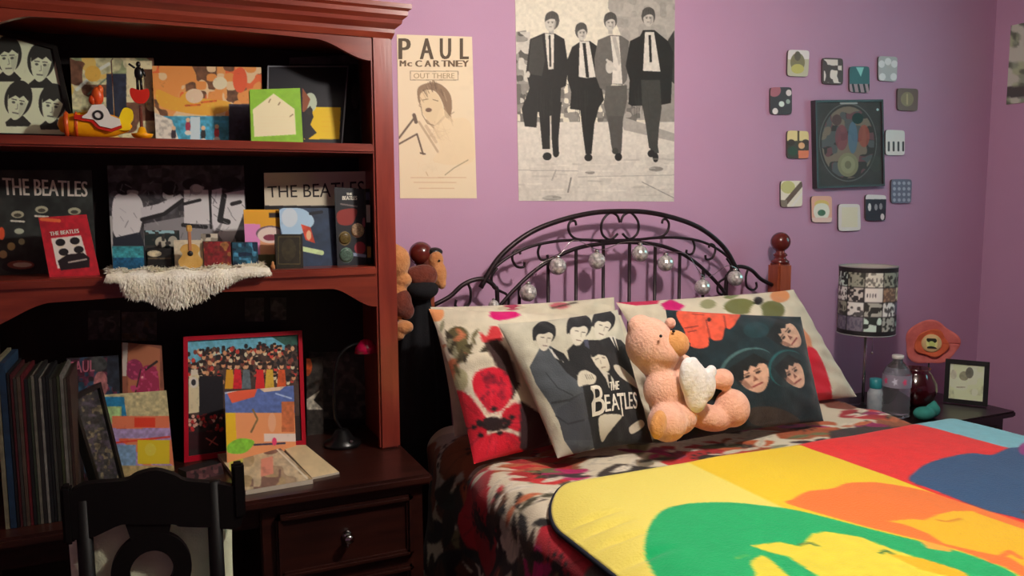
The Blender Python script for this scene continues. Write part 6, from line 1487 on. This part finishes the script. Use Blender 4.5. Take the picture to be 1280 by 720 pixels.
# table lamp
LXs, LYs = 2.548, -.25
tl = thing('table_lamp', (LXs, LYs, NZ), 'table lamp with a drum shade printed with small square photos', 'lamp')
MB().lathe([(.075, 0), (.075, .012), (.03, .02), (.012, .03), (.006, .04)], (LXs, LYs, NZ), 28).build('base', M_BLACK, tl)
MB().tube([(LXs, LYs, NZ + .03), (LXs, LYs, .99)], .006, 10).build('pole', M_CHROME, tl)
RS = .107
def shade():
    R = .107; z0, z1 = .958, 1.222; nu, nv = 260, 90
    th_ = np.linspace(0, 2 * PI, nu); zz_ = np.linspace(z1, z0, nv)
    T, Zz = np.meshgrid(th_, zz_)
    P = np.stack([LXs + R * np.cos(T), LYs + R * np.sin(T), Zz], -1)
    c = Canvas(T * 100, (z1 - Zz) * 1000, (20, 19, 20))
    rnd = random.Random(5)
    H_ = (z1 - z0) * 1000; pw_ = 2 * PI * 100 / 10; ph = (H_ - 36) / 4
    tones = [((150, 150, 130), (60, 56, 50)), ((84, 66, 56), (120, 96, 76)), ((170, 160, 130), (90, 70, 50)), ((160, 160, 150), (90, 90, 84)), ((110, 112, 100), (40, 42, 38)), ((176, 176, 172), (60, 60, 60)), ((40, 38, 40), (150, 146, 140)), ((90, 86, 96), (70, 66, 80)), ((130, 132, 124), (36, 36, 34)), ((30, 36, 34), (170, 190, 180))]
    for i in range(10):
        for j in range(4):
            x0 = i * pw_ + 2; y0 = 18 + j * ph + 1.5; x1 = x0 + pw_ - 3; y1 = y0 + ph - 3
            a_, b_ = rnd.choice(tones); c.rect(x0, y0, x1, y1, a_)
            q = [(x0, y0), (x1, y0), (x1, y1), (x0, y1)]
            c.patches([b_], rnd.choice([8, 12, 16]), rnd.randint(1, 999), .58, q)
            if rnd.random() < .5:
                for k in range(4): c.ell(x0 + (k + .6) * (x1 - x0) / 4.2, (y0 + y1) / 2, 3, 9, b_)
    # one tile facing the room: white with four small dark figures
    a0 = (math.atan2(C[1] - LYs, C[0] - LXs) % (2 * PI)) * 100; i = int(a0 / pw_)
    x0 = i * pw_ + 2; y0 = 18 + ph + 1.5; c.rect(x0, y0, x0 + pw_ - 3, y0 + ph - 3, (206, 204, 198))
    for k in range(4): c.ell(x0 + 8 + k * 9, y0 + ph * .5, 2.4, 9, (70, 70, 70))
    mb = MB(); mb.grid(P, 0, True, flip=True)
    Pi = P.copy(); Pi[..., 0] = LXs + (R - .002) * np.cos(T); Pi[..., 1] = LYs + (R - .002) * np.sin(T); mb.grid(Pi, 1, True)
    return mb, c.out()
mb, cc = shade(); so_ = mb.build('lamp_shade', [M_PRINT, mat('shade_lining', (190, 184, 176), .8, col2=(180, 176, 168))], tl, colors=cc)
mb = MB()
for z, in ((1.222,), (.958,)):
    mb.tube([(LXs + RS * math.cos(a), LYs + RS * math.sin(a), z) for a in np.linspace(0, 2 * PI, 49)[:-1]], .0025, 6, closed=True)
mb.build('shade_rim', mat('rim_trim', (150, 146, 148), .5), tl)
mb = MB()
for k in range(3):
    a = k * 2 * PI / 3; mb.tube([(LXs, LYs, 1.17), (LXs + .106 * math.cos(a), LYs + .106 * math.sin(a), 1.20)], .002, 6)
mb.tube([(LXs, LYs, .99), (LXs, LYs, 1.17)], .004, 6); mb.build('shade_spider', M_CHROME, tl)
MB().ball((LXs, LYs, 1.08), (.028, .028, .038), sub=3).build('bulb', mat('unlit_bulb', (220, 216, 208), .3), tl)
px_ = on(1, LYs - .05, 1090, 440)
MB().tube([(px_[0], LYs - .05, .985), (px_[0], LYs - .05, px_[2])], .0012, 5).ball((px_[0], LYs - .05, px_[2] - .004), .005, sub=2).build('pull_chain', M_CHROME, tl)

def nsp(px, py): p = on(2, NZ, px, py); return p
# small bottle with teal cap
p = nsp(1094, 512); p[1] = -.30; p[0] = on(1, p[1], 1094, 500)[0]; sc_ = depth_of(p) / F
bt = thing('lotion_bottle', (p[0], p[1], NZ), 'small white bottle with a teal cap beside the lamp pole', 'bottle')
zt_ = on(1, p[1], 1094, 473)[2]; zc_ = on(1, p[1], 1094, 485)[2]
MB().lathe([(.026, 0), (.030, .006), (.030, zc_ - NZ - .02), (.02, zc_ - NZ)], (p[0], p[1], NZ), 24).build('body', mat('milky_plastic', (150, 160, 168), .35, col2=(170, 176, 180), scale=40), bt)
MB().lathe([(.021, 0), (.023, .003), (.023, zt_ - zc_ - .002), (.019, zt_ - zc_)], (p[0], p[1], zc_), 24).build('cap', M_TEAL, bt)
# water bottle
p = np.array([0, -.36, NZ]); p[0] = on(1, -.36, 1120, 500)[0]; sc_ = depth_of(p) / F; Hb = on(1, -.36, 1119, 444)[2] - NZ
wb = thing('water_bottle', (p[0], p[1], NZ), 'clear plastic water bottle with a star-patterned label on the nightstand', 'bottle')
r_ = 16.5 * sc_
prof = [(r_ * .7, 0), (r_, .008)]
for k in range(10): prof += [(r_ * (1 if k % 2 else .94), .015 + k * Hb * .05)]
prof += [(r_, Hb * .56), (r_, Hb * .7), (r_ * .8, Hb * .8), (r_ * .36, Hb * .9), (r_ * .34, Hb * .94)]
MB().lathe(prof, (p[0], p[1], NZ), 28).build('body', M_CLEAR, wb)
MB().lathe([(r_ * .38, 0), (r_ * .42, .002), (r_ * .42, Hb * .055), (r_ * .36, Hb * .06)], (p[0], p[1], NZ + Hb * .94), 20).build('cap', M_WHP, wb)
T, Zz = np.meshgrid(np.linspace(0, 2 * PI, 90), np.linspace(Hb * .7, Hb * .5, 24))
P = np.stack([p[0] + (r_ + .001) * np.cos(T), p[1] + (r_ + .001) * np.sin(T), NZ + Zz], -1)
cvl = Canvas(T * 100, (Hb * .7 - Zz) * 1000, (110, 104, 116))
for k in range(9):
    x0 = k * 70 + 20; y0 = Hb * 100; cvl.poly([(x0 + 22 * (1 if q % 2 else .45) * math.cos(q * PI / 5), y0 + 18 * (1 if q % 2 else .45) * math.sin(q * PI / 5)) for q in range(10)], (186, 184, 196) if k % 2 else (170, 60, 90))
MB().grid(P, 0, True, flip=True).build('label_band', M_PRINT, wb, colors=cvl.out())
# dark red glass jar
p = on(1, -.30, 1153, 480); rr_ = 25 * depth_of(p) / F
MB().lathe([(rr_ * .5, 0), (rr_ * .8, rr_ * .25), (rr_, rr_ * .85), (rr_ * .95, rr_ * 1.2), (rr_ * .7, rr_ * 1.65), (rr_ * .6, rr_ * 1.8), (rr_ * .66, rr_ * 1.9), (rr_ * .6, rr_ * 1.9), (rr_ * .54, rr_ * 1.7)], (p[0], -.27, NZ), 36, caps=True).build('glass_jar', M_RUBY, None, 'round dark red glass jar behind the water bottle', 'jar')
# flower shaped photo holder
fp = on(1, -.16, 1163, 428); fs = depth_of(fp) / F
fl = thing('felt_flower', tuple(fp), 'coral felt flower with a small round photo in its centre above the red jar', 'flower decoration')
fl.rotation_euler = (0, 0, -.72)
O_ = np.zeros(3)
def petals(R, y, dy, seed, nu=72, nr=10, wob=.06):
    P = np.zeros((nr, nu, 3))
    for j in range(nr):
        t = j / (nr - 1)
        for i in range(nu):
            a = 2 * PI * i / (nu - 1); k = R * (1 + wob * math.cos(3 * a + seed) * t + .05 * math.sin(5 * a + seed) * t) * (.12 + .88 * t)
            P[j, i] = (k * math.cos(a) * 1.05, y - dy * t ** 2 - .004 * math.sin(5 * a + seed) * t, k * math.sin(a) * .95)
    return P + fp
fm = mat('coral_felt', (228, 124, 116), .9, col2=(214, 108, 102), scale=30, bump=.4); fm2 = mat('orange_felt', (228, 112, 72), .9, col2=(214, 98, 66), scale=30, bump=.4)
o = MB().grid(petals(29 * fs, 0, .012, .4)).build('outer_petals', fm, fl); m_ = o.modifiers.new('t', 'SOLIDIFY'); m_.thickness = .003
o = MB().grid(petals(18 * fs, -.012, .014, 2.0)).build('inner_petals', fm2, fl); m_ = o.modifiers.new('t', 'SOLIDIFY'); m_.thickness = .003
rim_ = mat('cream_rim', (230, 196, 140), .6)
MB().lathe([(11.5 * fs, 0), (11.5 * fs, -.008), (9.5 * fs, -.011), (.0005, -.011)], (fp[0], fp[1] - .016, fp[2]), 32, axis='y').build('centre_disc', rim_, fl)
q4 = [tuple(fp + np.array([a_ * 6.4 * fs, -.0285, b_ * 6.4 * fs])) for a_, b_ in ((-1, 1), (1, 1), (1, -1), (-1, -1))]
fx, fy = proj(fp + np.array([0, -.0285, 0]))
def paint_fl(c):
    X0, X1, Y0, Y1 = c.X.min(), c.X.max(), c.Y.min(), c.Y.max(); w, h = X1 - X0, Y1 - Y0; cx, cy = (X0 + X1) / 2, (Y0 + Y1) / 2
    c.ell(cx, cy, w * .46, h * .5, (170, 170, 110)); c.ell(cx, cy - h * .3, w * .42, h * .26, (24, 28, 18)); c.ell(cx, cy + h * .05, w * .26, h * .26, (150, 160, 90)); c.ell(cx, cy + h * .42, w * .4, h * .17, (24, 26, 24))
slab('photo', q4, .001, paint_fl, rim_, fl, base=(170, 150, 100), step=.25)
MB().tube([fp + np.array([0, .006, -.02]), fp + np.array([0, .015, -.235])], .003, 6).build('stem', mat('green_wire', (40, 70, 40), .5), fl)
# photo frame on the nightstand
pc = on(1, -.36, 1206, 512); rh = ray(1206, 480) * (1, 1, 0); rh /= np.linalg.norm(rh); rv = np.array([rh[1], -rh[0], 0])
fw = 48 * depth_of(pc) / F; zt_ = on(1, -.36, 1206, 452)[2]
pf = thing('framed_photo', (pc[0], pc[1], NZ), 'black photo frame with a pale green photograph on the nightstand', 'photo frame')
def pfp(u, z, back=0): q = pc + rv * (u * fw) + rh * back; return np.array([q[0], q[1], z])
uu = .5 - .018 / fw
c4 = [pfp(-uu, zt_ - .018, .02), pfp(uu, zt_ - .018, .02), pfp(uu, NZ + .022), pfp(-uu, NZ + .022)]
def paint_ph(c):
    c.patches([(150, 156, 126), (206, 212, 186)], 7, 3, .6); c.ell(1205, 470, 6, 6, (110, 110, 90)); c.ell(1212, 466, 5, 7, (80, 80, 70)); c.ell(1192, 468, 4, 6, (150, 150, 130)); c.ell(1200, 480, 9, 5, (190, 196, 170)); c.line([(1196, 484), (1206, 484)], 1.5, (120, 116, 96)); c.mottle(.15, 5, 4)
slab('photograph', c4, .003, paint_ph, M_DARKCARD, pf, base=(186, 194, 160), pm=M_GLOSSP, step=.5)
frame_bars(c4, .018, .012, M_BLKF, pf)
MB().tube([tuple(pfp(0, zt_ - .06, .03)), tuple(pfp(0, NZ + .004, .07))], .004, 6).build('easel_leg', M_BLKF, pf)
# teal cloth bundle
p = on(1, -.44, 1160, 512); p[2] = NZ
blob([('b', (p[0] - .02, -.44, NZ + .025), (.045, .035, .026)), ('b', (p[0] + .04, -.43, NZ + .028), (.03, .025, .028)), ('b', (p[0] + .045, -.43, NZ + .045), (.012, .012, .022))], .005, 3).build('folded_cloth', M_TEAL2, None, 'crumpled teal cloth in front of the photo frame on the nightstand', 'cloth')

# ================================================================== LIGHT
w = bpy.data.worlds.new('world'); SC.world = w; w.use_nodes = True
w.node_tree.nodes['Background'].inputs['Color'].default_value = (.22, .60, .60, 1); w.node_tree.nodes['Background'].inputs['Strength'].default_value = 6.5
